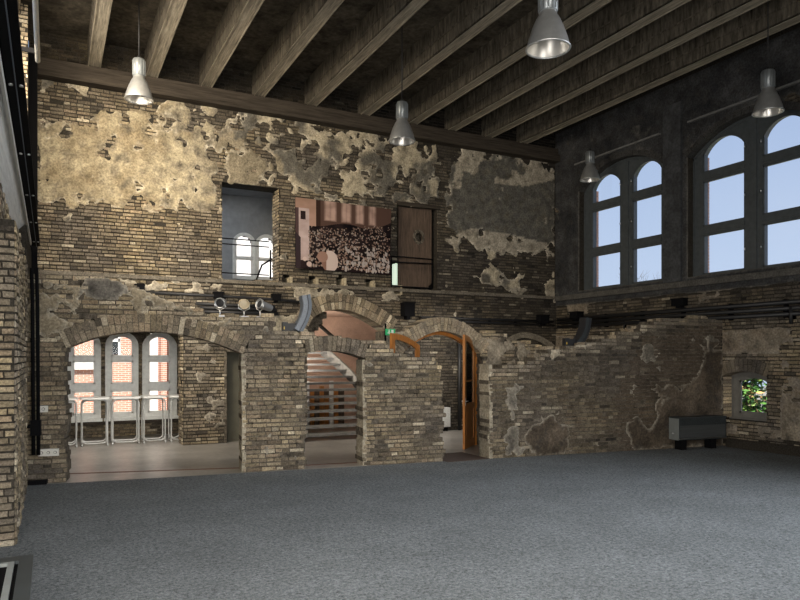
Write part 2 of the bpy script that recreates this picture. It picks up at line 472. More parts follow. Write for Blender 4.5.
# ---- ceiling, beams
mb = MB(); mb.box((-1.6, -6, CEIL), (RIGHTX + .6, 16.6, CEIL + .2))
struct(mb.build('ceiling', M['soffit']), 'sooty brown ceiling between the heavy beams', 'ceiling')
for i in range(10):
    x = BACK.at(*[(94.5, 68), (152, 76), (207, 86), (260, 96), (312.5, 105), (366, 114.5), (414, 124), (453, 131.5), (490, 139.5), (525, 147)][i], .25)[0]
    mb = MB(); w = .125
    n = 26
    for k in range(n):
        y0 = -6 + 22.0 * k / n; y1 = -6 + 22.0 * (k + 1) / n
        jw = [R.uniform(-.006, .006) for _ in range(2)]
        p8 = [(x - w, y0, BEAMZ), (x + w, y0, BEAMZ), (x + w, y1, BEAMZ), (x - w, y1, BEAMZ), (x - w, y0, CEIL), (x + w, y0, CEIL), (x + w, y1, CEIL), (x - w, y1, CEIL)]
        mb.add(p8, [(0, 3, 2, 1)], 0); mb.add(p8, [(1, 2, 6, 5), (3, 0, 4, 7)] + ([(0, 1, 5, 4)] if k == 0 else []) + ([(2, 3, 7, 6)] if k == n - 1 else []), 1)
    # board marks and a chamfer along both lower arrises
    for sx in (-1, 1):
        mb.box((x + sx * (w - .012) - .012, -6, BEAMZ - .012), (x + sx * (w - .012) + .012, 16, BEAMZ + .03))
        mb.box((x + sx * (w + .006) - .008, -6, BEAMZ + .26), (x + sx * (w + .006) + .008, 16, BEAMZ + .29), 1)
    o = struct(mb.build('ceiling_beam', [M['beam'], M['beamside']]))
    ordn = ['first', 'second', 'third', 'fourth', 'fifth', 'sixth', 'seventh', 'eighth', 'ninth', 'tenth'][i]
    o['label'] = f'weathered ceiling beam, {ordn} counted from the left wall towards the tall windows'; o['category'] = 'beam'; o['group'] = 'ceiling beams'
mb = MB(); mb.box((-.4, 15.72, 7.78), (RIGHTX, 16.0, 7.98)); mb.box((-.4, 15.80, 7.98), (RIGHTX, 16.0, BEAMZ))
struct(mb.build('trim_2', M['plate']), 'dark timber wall plate carrying the beam ends on the back wall', 'trim')

# ---- openings of the back wall
stair_in = BACK.poly([(306, 330), (311, 319), (321, 312.5), (335, 309.5), (350, 311.5), (365, 317.5), (378, 325), (389, 333)])
niche = BACK.poly([(222, 183), (279, 187), (279, 281), (222, 281)])
recess = BACK.poly([(397, 206), (437, 207), (437, 291), (391, 289), (391, 262), (397, 262)])
bigopen_r = BACK.at(183, 400)[0]
dw0 = BACK.at(226, 352); dw1 = BACK.at(243, 437)
BT = 2.72
holes = [BACK.at(x, y) for x, y in ((286, 282), (312, 283.5), (340, 283), (369, 285.5), (396, 290))]
qs = arc_pts(stair_in); STAIR_T = .40
ext_ring = arch_offset(qs, STAIR_T * .9)
stair_poly = [(stair_in[0][0], 0)] + [(q.x, q.y) for q in qs] + [(stair_in[-1][0], 0)]
ring_poly = [(q.x, q.y) for q in qs] + [(e.x, e.y) for e in ext_ring][::-1]
def back_open(a, z):
    if a < bigopen_r and z < BT: return True
    if dw0[0] < a < dw1[0] and z < 2.12: return True
    if z < 4 and (inpoly(stair_poly, a, z) or inpoly(ring_poly, a, z)): return True
    if 3 < z < 6.8 and (inpoly(niche, a, z) or inpoly(recess, a, z)): return True
    for hx, hz in holes:
        if abs(a - hx) < .10 and -.13 < z - hz < .09 + math.sqrt(max(0, .0101 - (a - hx) ** 2)) * .9: return True
    return False
def back_off(z): return .07 if z < 3.8 else 0.0

def P_(*pts): return BACK.poly(list(pts))
pl_left = P_((38, 122), (60, 126), (90, 121), (110, 112), (130, 106), (160, 96), (192, 93), (214, 108), (221, 135), (221, 214), (150, 204), (100, 202), (38, 197))
pl_tops = [P_((42, 78), (115, 80), (128, 96), (112, 92), (60, 88), (42, 92)), P_((195, 96), (222, 110), (214, 126), (196, 110))]
pl_niche = P_((221, 150), (250, 147), (274, 163), (274, 186), (221, 184))
pl_mid = P_((222, 108), (300, 108), (340, 118), (400, 140), (440, 150), (448, 200), (396, 207), (350, 196), (292, 190), (276, 166), (250, 148), (222, 146))
pl_right = P_((452, 168), (475, 152), (520, 158), (556, 168), (556, 250), (540, 246), (510, 240), (450, 238), (443, 208))
pl_rtop = P_((462, 146), (500, 146), (556, 162), (556, 176), (520, 184), (480, 178), (455, 186))
pl_rlow = P_((447, 240), (470, 231), (500, 235), (545, 245), (554, 254), (520, 254), (470, 247), (450, 246))
pl_lowr = P_((470, 275), (556, 268), (556, 300), (515, 296))
pl_band = P_((38, 276), (230, 280), (400, 292), (400, 302), (230, 296), (38, 292))
pl_behind = P_((186, 340), (226, 340), (226, 440), (186, 440))
pl_byarch = P_((374, 326), (400, 320), (400, 440), (374, 440))
pl_byst = P_((272, 318), (306, 318), (306, 350), (272, 350))
def back_mask(a, z):
    if back_open(a, z): return -.05
    n = fbm(a, z, 3.1, 1.3, 4); f = fbm(a, z, 8.4, 5, 3)
    m = -1
    s = sdf(pl_left, a, z);  m = max(m, min(s, .25) + .22 * n + .22 * f + .05 - max(0, (a - 2.4) * .10) - max(0, (z - 6.75) * .28) * min(1, max(0, a - .6))) if s > -.5 else m
    for p in pl_tops:
        s = sdf(p, a, z); m = max(m, s + .2 * n + .12 * f - .05) if s > -.4 else m
    s = sdf(pl_niche, a, z); m = max(m, s + .2 * n + .2 * f - .02) if s > -.4 else m
    s = sdf(pl_mid, a, z)
    if s > -.4: m = max(m, min(s * .8, .2) + .75 * n + .35 * f - .08)
    s = sdf(pl_right, a, z); m = max(m, min(s, .3) + .22 * n + .2 * f + .03) if s > -.5 else m
    s = sdf(pl_rlow, a, z); m = max(m, s + .06 + .3 * n + .2 * f) if s > -.3 else m
    s = sdf(pl_rtop, a, z); m = max(m, min(s, .15) + .5 * n + .25 * f - .08) if s > -.4 else m
    s = sdf(pl_lowr, a, z); m = max(m, min(s, .1) + .5 * n + .2 * f - .12) if s > -.4 else m
    s = sdf(pl_band, a, z); m = max(m, min(s, .1) + .4 * n + .3 * f - .12) if s > -.3 else m
    for p in (pl_behind, pl_byarch, pl_byst):
        s = sdf(p, a, z); m = max(m, min(s, .2) + .4 * n + .35 * f - (.30 if z < 2.2 and a < 4 else .16)) if s > -.2 else m
    if z > 4.3 and m > 0: m -= max(0, fbm(a, z, 131, 3.2, 4) - .12) * (.9 if a < 4.8 else .5)
    s = sdf(pl_byst, a, z); m = max(m, s + .08 + .1 * n + .1 * f) if s > -.2 else m
    m = max(m, .5 * fbm(a, z, 101, 4, 3) + .3 * n - .34)
    return m
def back_pcol(a, z, m):
    n = fbm(a, z, 40, .9, 4); f = fbm(a, z, 44, 4.5, 3)
    c = CREAM
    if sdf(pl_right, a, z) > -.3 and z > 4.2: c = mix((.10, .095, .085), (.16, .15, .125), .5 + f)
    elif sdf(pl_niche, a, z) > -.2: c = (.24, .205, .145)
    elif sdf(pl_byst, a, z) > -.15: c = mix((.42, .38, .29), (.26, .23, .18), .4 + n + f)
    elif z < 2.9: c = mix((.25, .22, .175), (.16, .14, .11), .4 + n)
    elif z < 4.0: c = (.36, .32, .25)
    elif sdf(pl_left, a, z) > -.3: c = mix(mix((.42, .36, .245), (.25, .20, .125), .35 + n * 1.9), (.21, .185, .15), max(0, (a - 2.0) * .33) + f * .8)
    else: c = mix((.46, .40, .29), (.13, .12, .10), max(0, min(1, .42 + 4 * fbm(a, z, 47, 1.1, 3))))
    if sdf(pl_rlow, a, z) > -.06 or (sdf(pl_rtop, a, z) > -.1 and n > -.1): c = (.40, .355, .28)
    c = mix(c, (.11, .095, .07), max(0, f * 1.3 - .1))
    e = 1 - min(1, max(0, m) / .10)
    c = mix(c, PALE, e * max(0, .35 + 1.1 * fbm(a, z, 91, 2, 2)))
    return c
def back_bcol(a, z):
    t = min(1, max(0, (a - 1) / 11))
    c = pal(a, z, .92 - .5 * t, .05 + .4 * t, 5)  # darker to the right: soot, plus corner shade painted into the brick
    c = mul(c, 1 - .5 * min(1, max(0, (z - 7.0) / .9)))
    return mul(c, .35) if z > 7.95 else c  # shade between the beam ends painted into the brick colour
mb = MB()
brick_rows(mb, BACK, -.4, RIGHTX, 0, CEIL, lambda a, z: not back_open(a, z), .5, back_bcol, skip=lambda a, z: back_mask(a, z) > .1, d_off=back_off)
arch_ring(mb, BACK, stair_in, STAIR_T, .5, lambda a, z: pal(a, z, .95, .1, 5), d=.10)
mb.wbox(BACK, -.35, RIGHTX, 3.72, 3.80, .12, -.1, 0, (.17, .15, .12))
for xj, zj0, zj1 in ((niche[1][0], niche[2][1], niche[1][1]), (bigopen_r, 0, BT)):
    brick_rows(mb, Wall(xj - .004, 16, 0, 1, -1, 0), -.06 if zj0 < 1 else 0, .5, zj0, zj1, lambda a, z: True, .02, lambda a, z: pal(a, z, 1.15, -.05, 5))
wall_back = struct(mb.build('wall_back', [M['brick'], M['mortar']]), 'tall back wall of stripped brick with torn plaster patches', 'wall')
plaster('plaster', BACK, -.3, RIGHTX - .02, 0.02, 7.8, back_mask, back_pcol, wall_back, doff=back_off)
# beam pockets: pale lining under the photo panel
mb = MB()
for hx, hz in holes:
    mb.wbox(BACK, hx - .10, hx + .10, hz - .15, hz - .11, .09, -.45, 0, (.40, .34, .24))
    mb.wbox(BACK, hx + .07, hx + .13, hz - .13, hz + .12, .11, -.45, 0, (.42, .36, .25))
    mb.wbox(BACK, hx - .10, hx + .10, hz - .13, hz + .18, -.40, -.45, 0, (.06, .05, .04))
mb.build('beam_pocket', M['plaster'], wall_back)
mb = MB()
arch_ring(mb, BACK, BACK.poly([(496, 353), (508, 343), (520, 338), (533, 340), (545, 346), (555, 354)]), .16, .0, lambda a, z: (.26, .23, .18), d=.12, step=.12)
mb.build('blind_arch', [M['brick'], M['mortar']], wall_back)

# ---- right wall
W1 = dict(px=(585, 665), lights=((592, 620.5), (632.5, 662)))
def rs(px, d=0): return RIGHT.at(px, 300, d)[0]
WD = -.2
w1a, w1b = rs(665.5, 0), rs(584.5, WD)
w2b = rs(693.5, WD); w2a = w2b - (w1b - w1a)
SILL = 3.86; SPR = 6.72; CRN = 7.28
def seg_z(s, s0, s1, zs, zc):
    h = (s1 - s0) / 2; c = (s0 + s1) / 2; r = zc - zs; Rr = (h * h + r * r) / (2 * r)
    return zc - Rr + math.sqrt(max(0, Rr * Rr - (s - c) ** 2))
SD_ = -.3
sw0 = RIGHT.at(776, 395, SD_)[0]; sw1 = RIGHT.at(732, 395, SD_)[0]; SWB = RIGHT.at(755, 419, SD_)[1]; SWT = RIGHT.at(755, 371, SD_)[1]
def seg_arc(a, b, zs, zc, n=14): return [(a + (b - a) * k / n, seg_z(a + (b - a) * k / n, a, b, zs, zc)) for k in range(n + 1)]
def right_open(s, z):
    for a, b in ((w1a, w1b), (w2a, w2b)):
        if a < s < b and SILL < z < seg_z(s, a, b, SPR, CRN) + .12: return True
    if sw0 < s < sw1 and SWB < z < seg_z(s, sw0, sw1, SWT - .12, SWT) + .25: return True
    return False
def right_mask(s, z):
    if right_open(s, z): return -.05
    n = fbm(s, z, 13, .9, 4); f = fbm(s, z, 17, 4, 3)
    if z > 3.5: return .35 * n + .18 * f + .22
    if 2.6 < z: return .5 * n + .2 * f - .25
    d = sdf([(sw0 - .28, SWB - .1), (sw1 + .3, SWB - .1), (sw1 + .3, SWT + .35), (sw0 - .28, SWT + .35)], s, z)
    return min(.5 * n + .2 * f + .12, -d - .02)
def right_pcol(s, z, m):
    n = fbm(s, z, 50, 1.2, 4); f = fbm(s, z, 54, 5, 3)
    c = mix((.07, .07, .071), (.03, .031, .033), .5 + n) if z > 3.5 else mix(BROWNP, (.30, .26, .20), .35 + n)
    c = mix(c, (.05, .047, .043), max(0, f))
    return mix(c, (.16, .15, .13) if z > 3 else (.30, .27, .23), (1 - min(1, max(0, m) / .1)) * .5)
mb = MB()
brick_rows(mb, RIGHT, -6, 16, 0, CEIL, lambda a, z: not right_open(a, z), .42, lambda a, z: pal(a, z, .5 if z > 3 else .9, .3 if z > 3 else .1, 9), skip=lambda a, z: a < 7 or right_mask(a, z) > .1)
for a_, b_ in ((w1a, w1b), (w2a, w2b)):
    arch_ring(mb, RIGHT, seg_arc(a_, b_, SPR, CRN), .14, .42, lambda a, z: (.06, .058, .055), d=.03, step=.2)
sq = [(sw0 + (sw1 - sw0) * k / 8, seg_z(sw0 + (sw1 - sw0) * k / 8, sw0, sw1, SWT - .12, SWT)) for k in range(9)]
arch_ring(mb, RIGHT, sq, .27, .42, lambda a, z: pal(a, z, .8, .2, 9), d=.035)
mb.wbox(RIGHT, -6, 16, 3.66, 3.80, .09, -.1, 0, (.10, .095, .085))
wall_right = struct(mb.build('wall_right', [M['brick'], M['mortar']]), 'dark sooty window wall on the right', 'wall')
plaster('plaster', RIGHT, 7.0, 15.98, .3, 8.7, right_mask, right_pcol, wall_right, res=.06)
mb = MB()
for b in (RIGHT.at(595.5, 200, -.5)[0], RIGHT.at(706, 200, -.5)[0]):
    for k in range(38): mb.wbox(RIGHT, b, b + .35, SILL + k * .077, SILL + k * .077 + .066, -.5, -.62)
mb.build('brick_reveal', M['redbrick'], wall_right)
mb = MB()
for k in range(15):
    z_ = SWB + k * .077
    if z_ < SWT - .2: mb.wbox(RIGHT, sw1 - .012, sw1 + .05, z_ + .005, min(z_ + .07, SWT - .12), .0, SD_ + .03, 0, mul(pal(sw1, z_, 1.5, -.1, 9), 1.1))
mb.build('jamb_brick', M['brick'], wall_right)  # jamb bricks coloured paler so the reveal looks lit
pa, pb = RIGHT.at(685, 200)[0], RIGHT.at(664, 200)[0]
mb = MB(); mb.wbox(RIGHT, pa + .05, pb - .05, SILL - .05, 8.1, .10, 0); mb.build('pilaster', M['soot'], wall_right)
mb = MB()
for (x0, y0), (x1, y1) in (((574, 166), (659, 134)), ((687, 123), (815, 76))):
    a0, z0 = RIGHT.at(x0, y0, .1); a1, z1 = RIGHT.at(x1, y1, .1); zz = (z0 + z1) / 2
    mb.wbox(RIGHT, min(a0, a1), max(a0, a1), zz, zz + .045, .10, 0)
mb.build('hood_ledge', M['soot2'], wall_right)
mb = MB()
lo = B0.y - .2
mb.wbox(RIGHT, 3, lo, .0, .16, .14, 0); mb.wbox(RIGHT, 3, lo, .16, .2, .10, 0)
struct(mb.build('baseboard_right', M['mortar']), 'dark rough kerb at the foot of the right wall', 'baseboard')

# ---- left wall: pier, upper wall with window slot
mb = MB()
fr = PIER
pier_w = LEFT.O.x - PIER.O.x
lp = lambda a, z: mul(pal(a, z, 1.0, .05, 2), 1.0)
brick_rows(mb, PIER, 0, pier_w, 0, 3.45, lambda a, z: True, .4, lp, jag=.0)
brick_rows(mb, LEFT, 8.262, 12.4, 0, 3.45, lambda a, z: True, 1.0, lp)
brick_rows(mb, LEFT, 12.4, 16, 0, 4.1, lambda a, z: True, .8, lp, lay=False)
UP = Wall(-.52, 0, 0, 1, 1, 0)
brick_rows(mb, UP, -6, 16, 3.45, CEIL, lambda a, z: not (9.0 < a < 14.3 and 5.4 < z < 8.3), .4, lambda a, z: pal(a, z, 1.3, -.1, 2), skip=lambda a, z: a < 7)
JF = Wall(-.92, 14.3, 1, 0, 0, -1)
brick_rows(mb, JF, 0, .55, 4.6, 8.5, lambda a, z: True, .25, lambda a, z: pal(a, z, 1.5, -.3, 2))
mb.box((-1.6, -6, 0), (-1.5, 8.2, CEIL), 1)
wall_left = struct(mb.build('wall_left', [M['brick'], M['mortar']]), 'left wall with a thick brick pier in front of the carpet edge', 'wall')
mb = MB(); mb.box((-1.6, -6.2, 0), (RIGHTX + .55, -6, CEIL))
struct(mb.build('wall_rear', M['greyroom']), 'wall behind the photographer', 'wall')

# ================================================================== the ruined partition
def LP(*pts): return LOW.poly(list(pts))
top = LP((20, 273), (60, 275), (95, 277), (118, 281), (135, 288), (160, 298), (185, 307), (205, 314), (240, 317), (274, 317), (274.5, 331), (305, 334), (325, 336), (350, 339), (363, 341), (381, 341), (392, 350), (405, 357), (432, 359), (439, 368), (443, 385),
         (443.5, 400), (479, 400), (482, 370), (492, 367), (520, 366), (524, 363), (535, 361), (536, 356), (548, 353), (549, 349), (562, 348), (575, 346), (600, 341), (602, 338), (618, 338), (619, 333), (640, 330), (641, 325), (660, 322), (662, 319.5), (690, 318.5), (722, 319), (760, 319))
top = sorted(top)
arch1 = LP((66, 348), (83, 341.5), (100, 336.5), (120, 333), (147, 331.5), (175, 333.5), (200, 338.5), (222, 345.5), (243, 354))
arch2 = LP((306, 353), (320, 351), (335, 351), (350, 353.5), (364, 358))
A1Q = arc_pts(arch1); A1T = .29
r1 = arch_offset(A1Q, A1T * .93)
a1_poly = [(arch1[0][0], -1)] + [(q.x, q.y) for q in A1Q] + [(arch1[-1][0], -1)]
a1_ring = [(q.x, q.y) for q in A1Q] + [(e.x, e.y) for e in r1][::-1]
A2Q = arc_pts(arch2); A2T = .265; r2 = arch_offset(A2Q, A2T * .93)
a2_poly = [(arch2[0][0], -1)] + [(q.x, q.y) for q in A2Q] + [(arch2[-1][0], -1)]
a2_ring = [(q.x, q.y) for q in A2Q] + [(e.x, e.y) for e in r2][::-1]
g0 = LOW.at(443, 420)[0]; g1 = LOW.at(490, 420)[0]
def low_in(a, z):
    if z > interp(top, a): return False
    if g0 + .03 * math.sin(z * 9) < a < g1 + .03 * math.sin(z * 7 + 1): return False
    if z < 3 and (inpoly(a1_poly, a, z) or inpoly(a1_ring, a, z) or inpoly(a2_poly, a, z) or inpoly(a2_ring, a, z)): return False
    return True
lpl_round = LP((85, 278), (118, 276), (127, 288), (118, 301), (95, 304), (84, 296))
lpl_cream = LP((30, 276), (130, 280), (180, 300), (215, 312), (200, 320), (120, 312), (70, 325), (50, 350), (30, 350))
lpl_blob = LP((530, 424), (548, 418), (568, 428), (572, 452), (535, 456), (524, 440))
lpl_strip = LP((495, 378), (525, 372), (532, 456), (500, 458))
lpl_big = LP((704, 350), (722, 350), (722, 446), (634, 450), (626, 434), (626, 422), (637, 416), (650, 428), (667, 398), (657, 396), (656, 386), (668, 393), (684, 391), (692, 378), (700, 370))
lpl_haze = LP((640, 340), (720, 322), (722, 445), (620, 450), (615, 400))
lpl_edge = LP((480, 366), (545, 360), (552, 346), (630, 333), (628, 340), (560, 356), (545, 368), (482, 374))
lpl_spot = LP((410, 370), (436, 370), (436, 398), (412, 398))
def low_mask(a, z):
    if not low_in(a, z): return -.05
    n = fbm(a, z, 23, 1.4, 4); f = fbm(a, z, 27, 5, 3)
    m = -1
    s = sdf(lpl_round, a, z)
    m = s + .08 * n
    s = sdf(lpl_cream, a, z)
    if s > -.3: m = max(m, min(s, .15) + .45 * n + .3 * f - .17)
    for p, w, o_ in ((lpl_blob, .12, .02), (lpl_strip, .4, -.2), (lpl_big, .06, .0), (lpl_edge, .2, -.10), (lpl_spot, .4, -.25), (lpl_haze, .5, -.36)):
        s = sdf(p, a, z)
        if s > -.4: m = max(m, min(s, .3) + w * n + (.15 if w > .1 else .06) * f + o_)
    m = max(m, .5 * fbm(a, z, 111, 4, 3) + .3 * n - .36)
    return m
def low_pcol(a, z, m):
    n = fbm(a, z, 60, 1.2, 4); f = fbm(a, z, 64, 5, 3)
    if sdf(lpl_round, a, z) > -.06: c = (.13, .12, .105)
    elif sdf(lpl_cream, a, z) > -.3: c = (.26, .22, .155)
    elif sdf(lpl_edge, a, z) > -.1: c = (.48, .42, .32)
    elif sdf(lpl_big, a, z) > -.2 or sdf(lpl_blob, a, z) > -.1: c = mix((.14, .112, .083), (.07, .056, .042), .5 + n * 1.4)
    else: c = mix((.15, .135, .11), (.24, .215, .175), .5 + n)
    c = mix(c, (.06, .055, .05), max(0, f * 1.1 - .1))
    return mix(c, (.48, .44, .36), (1 - min(1, max(0, m) / .06)) * .6)
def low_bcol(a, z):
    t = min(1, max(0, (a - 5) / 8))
    c = pal(a, z, .95 - .52 * t, .1 + .3 * t, 31)  # falloff of light to the right painted into the bricks
    if z > interp(top, a) - .16: c = mix(mul(c, 1.7), (.30, .26, .2), .3)  # ledge highlight painted into the top courses
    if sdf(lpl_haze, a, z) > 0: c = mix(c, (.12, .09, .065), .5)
    return c
mb = MB()
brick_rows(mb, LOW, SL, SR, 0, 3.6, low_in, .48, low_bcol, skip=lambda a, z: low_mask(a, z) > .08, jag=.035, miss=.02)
arch_ring(mb, LOW, arch1, A1T, .48, lambda a, z: pal(a, z, .95, .1, 31), d=.03, ragged=.03)
arch_ring(mb, LOW, arch2, A2T, .48, lambda a, z: pal(a, z, .8, .2, 31), d=.03, step=.08, ragged=.12)
# loose bricks along the broken top
for k in range(150):
    a = R.uniform(SL + .1, SR - .1); z = interp(top, a)
    if g0 - .1 < a < g1 + .1 or not low_in(a, z - .06): continue
    d = -R.uniform(.02, .40); zz = math.floor(z / ROW) * ROW
    an = R.uniform(-.3, .3); hx = LOW.u * math.cos(an) + LOW.n * math.sin(an); hy = LOW.n * math.cos(an) - LOW.u * math.sin(an)
    c0 = LOW.pt(a, zz - .01, d); h = R.uniform(.05, .085); w = R.uniform(.06, .12); l = .05
    mb.hexa([c0 - hx * w - hy * l, c0 + hx * w - hy * l, c0 + hx * w + hy * l, c0 - hx * w + hy * l] + [q + Vector((0, 0, h)) for q in (c0 - hx * w - hy * l, c0 + hx * w - hy * l, c0 + hx * w + hy * l, c0 - hx * w + hy * l)], 0, mul(pal(a, z, 1.2, 0, 31), 1.1))
# brick-faced jambs
J1 = Wall(*LOW.pt(arch1[-1][0], 0, -.48).xy, *(LOW.n.xy), *(-LOW.u).xy)
wall_low = struct(mb.build('wall_partition', [M['brick'], M['rubble']]), 'broken low brick wall with arches standing before the back wall', 'wall')
plaster('plaster', LOW, SL + .02, SR, .02, 3.5, low_mask, low_pcol, wall_low, res=.045)
# ragged pale mortar on the jambs of the openings
mb = MB()
for (s_edge, sgn, zt) in ((arch1[-1][0], -1, 2.05), (arch2[-1][0], -1, 1.95), (g1, -1, 1.85)):
    zq = 0
    while zq < zt:
        h = R.uniform(.10, .2); 
        mb.wbox(LOW, s_edge - .012 - R.uniform(0, .022), s_edge + .05, zq, min(zq + h, zt), .0 + R.uniform(-.01, .02), -.42, 0, mul((.42, .375, .29), R.uniform(.7, 1.15)))
        zq += h
mb.build('jamb_plaster', M['plaster'], wall_low)

# ---- the fragment behind it with the arched doorway
door_in = DOORW.poly([(401, 355), (409, 345.5), (420, 338), (431, 333), (442, 331), (453, 333), (463, 337.5), (472, 344.5), (481, 354)])
DQ = arc_pts(door_in); DTK = .30; dr = arch_offset(DQ, DTK * .93)
d_poly = [(door_in[0][0], -1)] + [(q.x, q.y) for q in DQ] + [(door_in[-1][0], -1)]
d_ring = [(q.x, q.y) for q in DQ] + [(e.x, e.y) for e in dr][::-1]
dtop = sorted(DOORW.poly([(380, 333), (398, 332), (412, 327), (440, 322), (470, 330), (486, 335), (494, 332), (503, 335), (508, 340), (516, 342), (532, 344), (546, 349), (565, 352)]))
dl0 = DOORW.at(384, 350)[0]; dl1 = DOORW.at(560, 350)[0]
def dw_in(a, z):
    if z > interp(dtop, a): return False
    return not (inpoly(d_poly, a, z) or inpoly(d_ring, a, z))
dpl = DOORW.poly([(484, 338), (500, 332), (520, 346), (545, 352), (540, 372), (484, 372)])
dpl2 = DOORW.poly([(382, 332), (402, 331), (400, 350), (382, 350)])
def dw_mask(a, z):
    if not dw_in(a, z): return -.05
    n = fbm(a, z, 71, 2.2, 4); f = fbm(a, z, 72, 6, 3)
    return max(min(sdf(dpl, a, z), .15) + .4 * n + .2 * f - .06, sdf(dpl2, a, z) + .08 + .1 * n)
mb = MB()
brick_rows(mb, DOORW, dl0, dl1, 0, 2.9, dw_in, .42, lambda a, z: mix(pal(a, z, 1.5, -.15, 41), (.36, .31, .24), .3), skip=lambda a, z: dw_mask(a, z) > .06, jag=.03, miss=.05)
arch_ring(mb, DOORW, door_in, DTK, .42, lambda a, z: mix(pal(a, z, 1.5, -.2, 41), (.50, .43, .33), .45), d=.03, step=.075, ragged=.04)  # brightness of the lit arch put into paler bricks
for k in range(60):
    a = R.uniform(DOORW.at(486, 340)[0], dl1 - .05); z = interp(dtop, a) + .0
    zz = math.floor(z / ROW) * ROW; d = -R.uniform(0, .35); w = R.uniform(.05, .12); h = R.uniform(.04, .08)
    mb.wbox(DOORW, a - w, a + w, zz - .02, zz + h, d, d - .1, 0, mul(pal(a, z, 1.5, -.3, 41), 1.1))
wall_door = struct(mb.build('wall_door', [M['brick'], M['rubble']]), 'pale brick arch fragment around the orange doors', 'wall')
plaster('plaster', DOORW, dl0, dl1, .02, 2.85, dw_mask, lambda a, z, m: mix((.46, .40, .31), (.2, .17, .13), .3 + fbm(a, z, 5, 3, 3)), wall_door, res=.04)

# ---- orange arched double door
mb = MB()
FRD = -.16
Qf = arc_pts(door_in, .06); Ein = arch_offset(Qf, -.075)
for i in range(len(Qf) - 1):
    p = [Ein[i], Ein[i + 1], Qf[i + 1], Qf[i]]
    mb.hexa([DOORW.pt(q.x, q.y, FRD) for q in p] + [DOORW.pt(q.x, q.y, FRD - .1) for q in p])
for sgn, q in ((1, door_in[0]), (-1, door_in[-1])):
    a0, a1 = sorted((q[0], q[0] + sgn * .075))
    mb.wbox(DOORW, a0, a1, 0.0, q[1], FRD, FRD - .1)
dframe = mb.build('door_1', M['orange']); struct(dframe, 'arched orange timber door frame inside the pale brick arch', 'door frame')
Dc = (door_in[0][0] + door_in[-1][0]) / 2; DHW = (door_in[-1][0] - door_in[0][0]) / 2 - .08
DZS = min(door_in[0][1], door_in[-1][1]) - .06; DZC = max(p[1] for p in door_in) - .09
LIFT = [0.0]
def leaf_top(t):    # t distance from hinge
    x = DHW - t
    if LIFT[0]: return DZC - LIFT[0] * (x / DHW) ** 2
    return DZS + (DZC - DZS) * math.sqrt(max(0, 1 - (x / (DHW + .02)) ** 2)) ** .9
def door_leaf(name, hinge, dirv, label, side):
    root = empty(name, hinge); struct(root, label, 'door')
    u = Vector((dirv[0], dirv[1], 0)).normalized(); W = Wall(hinge[0], hinge[1], u.x, u.y, -u.y, u.x)
    th = .024; Lw = DHW
    def part(nm, m, fn, par=root):
        q = MB(); fn(q); q.v = [(p[0] - hinge[0], p[1] - hinge[1], p[2]) for p in q.v]
        return q.build(nm, m, par)
    def col(q, t0, t1, z0, zf, w=th, n=6):
        for k in range(n):
            a, b = t0 + (t1 - t0) * k / n, t0 + (t1 - t0) * (k + 1) / n
            P = W.pt
            q.hexa([P(a, z0, -w), P(b, z0, -w), P(b, z0, w), P(a, z0, w), P(a, zf(a), -w), P(b, zf(b), -w), P(b, zf(b), w), P(a, zf(a), w)])
    sw = .115
    part('stile', M['orange'], lambda q: col(q, 0, sw, .02, leaf_top, n=3))
    part('stile', M['orange'], lambda q: col(q, Lw - sw, Lw, .02, leaf_top, n=3))
    def rails(q):
        for k in range(10):
            a, b = sw + (Lw - 2 * sw) * k / 10, sw + (Lw - 2 * sw) * (k + 1) / 10; P = W.pt
            za, zb = leaf_top(a), leaf_top(b)
            q.hexa([P(a, za - .12, -th), P(b, zb - .12, -th), P(b, zb - .12, th), P(a, za - .12, th), P(a, za, -th), P(b, zb, -th), P(b, zb, th), P(a, za, th)])
    part('top_rail', M['orange'], rails)
    part('bottom_rail', M['orange'], lambda q: q.wbox(W, sw, Lw - sw, .02, .2, -th, th))
    part('middle_rail', M['orange'], lambda q: q.wbox(W, sw, Lw - sw, .86, .99, -th, th))
    pn = part('panel', M['orange'], lambda q: (q.wbox(W, sw, Lw - sw, .2, .86, -.01, .01), q.wbox(W, sw + .06, Lw - sw - .06, .26, .50, -.017, .017), q.wbox(W, sw + .06, Lw - sw - .06, .56, .80, -.017, .017)))
    part('glazing_bar', M['orange'], lambda q: q.wbox(W, sw, Lw - sw, 1.46, 1.49, -.015, .015))
    part('pane', M['glass'], lambda q: col(q, sw, Lw - sw, .99, lambda t: leaf_top(t) - .11, .003))
    def hd(q):
        for s_ in (-1, 1):
            q.tube([W.pt(Lw - .05, 1.05, s_ * .02), W.pt(Lw - .05, 1.05, s_ * .06), W.pt(Lw - .17, 1.05, s_ * .06)], .009, 8)
            q.wbox(W, Lw - .07, Lw - .03, .95, 1.12, s_ * .024, s_ * .028)
    part('handle', M['chrome'], hd)
    return root
hr = DOORW.pt(door_in[-1][0] - .08, 0, FRD); hl = DOORW.pt(*DOORW.at(419, 400, .28)[:1], 0, .28)
an = math.radians(43); door_leaf('door_2', hr, (-math.cos(an), -math.sin(an)), 'orange glazed door leaf with panelled foot on the right of the arch', 1)
LIFT[0] = .24
an = math.radians(24); door_leaf('door_3', hl, (-math.cos(an), -math.sin(an)), 'orange door leaf swung open behind the broken pillar', -1)

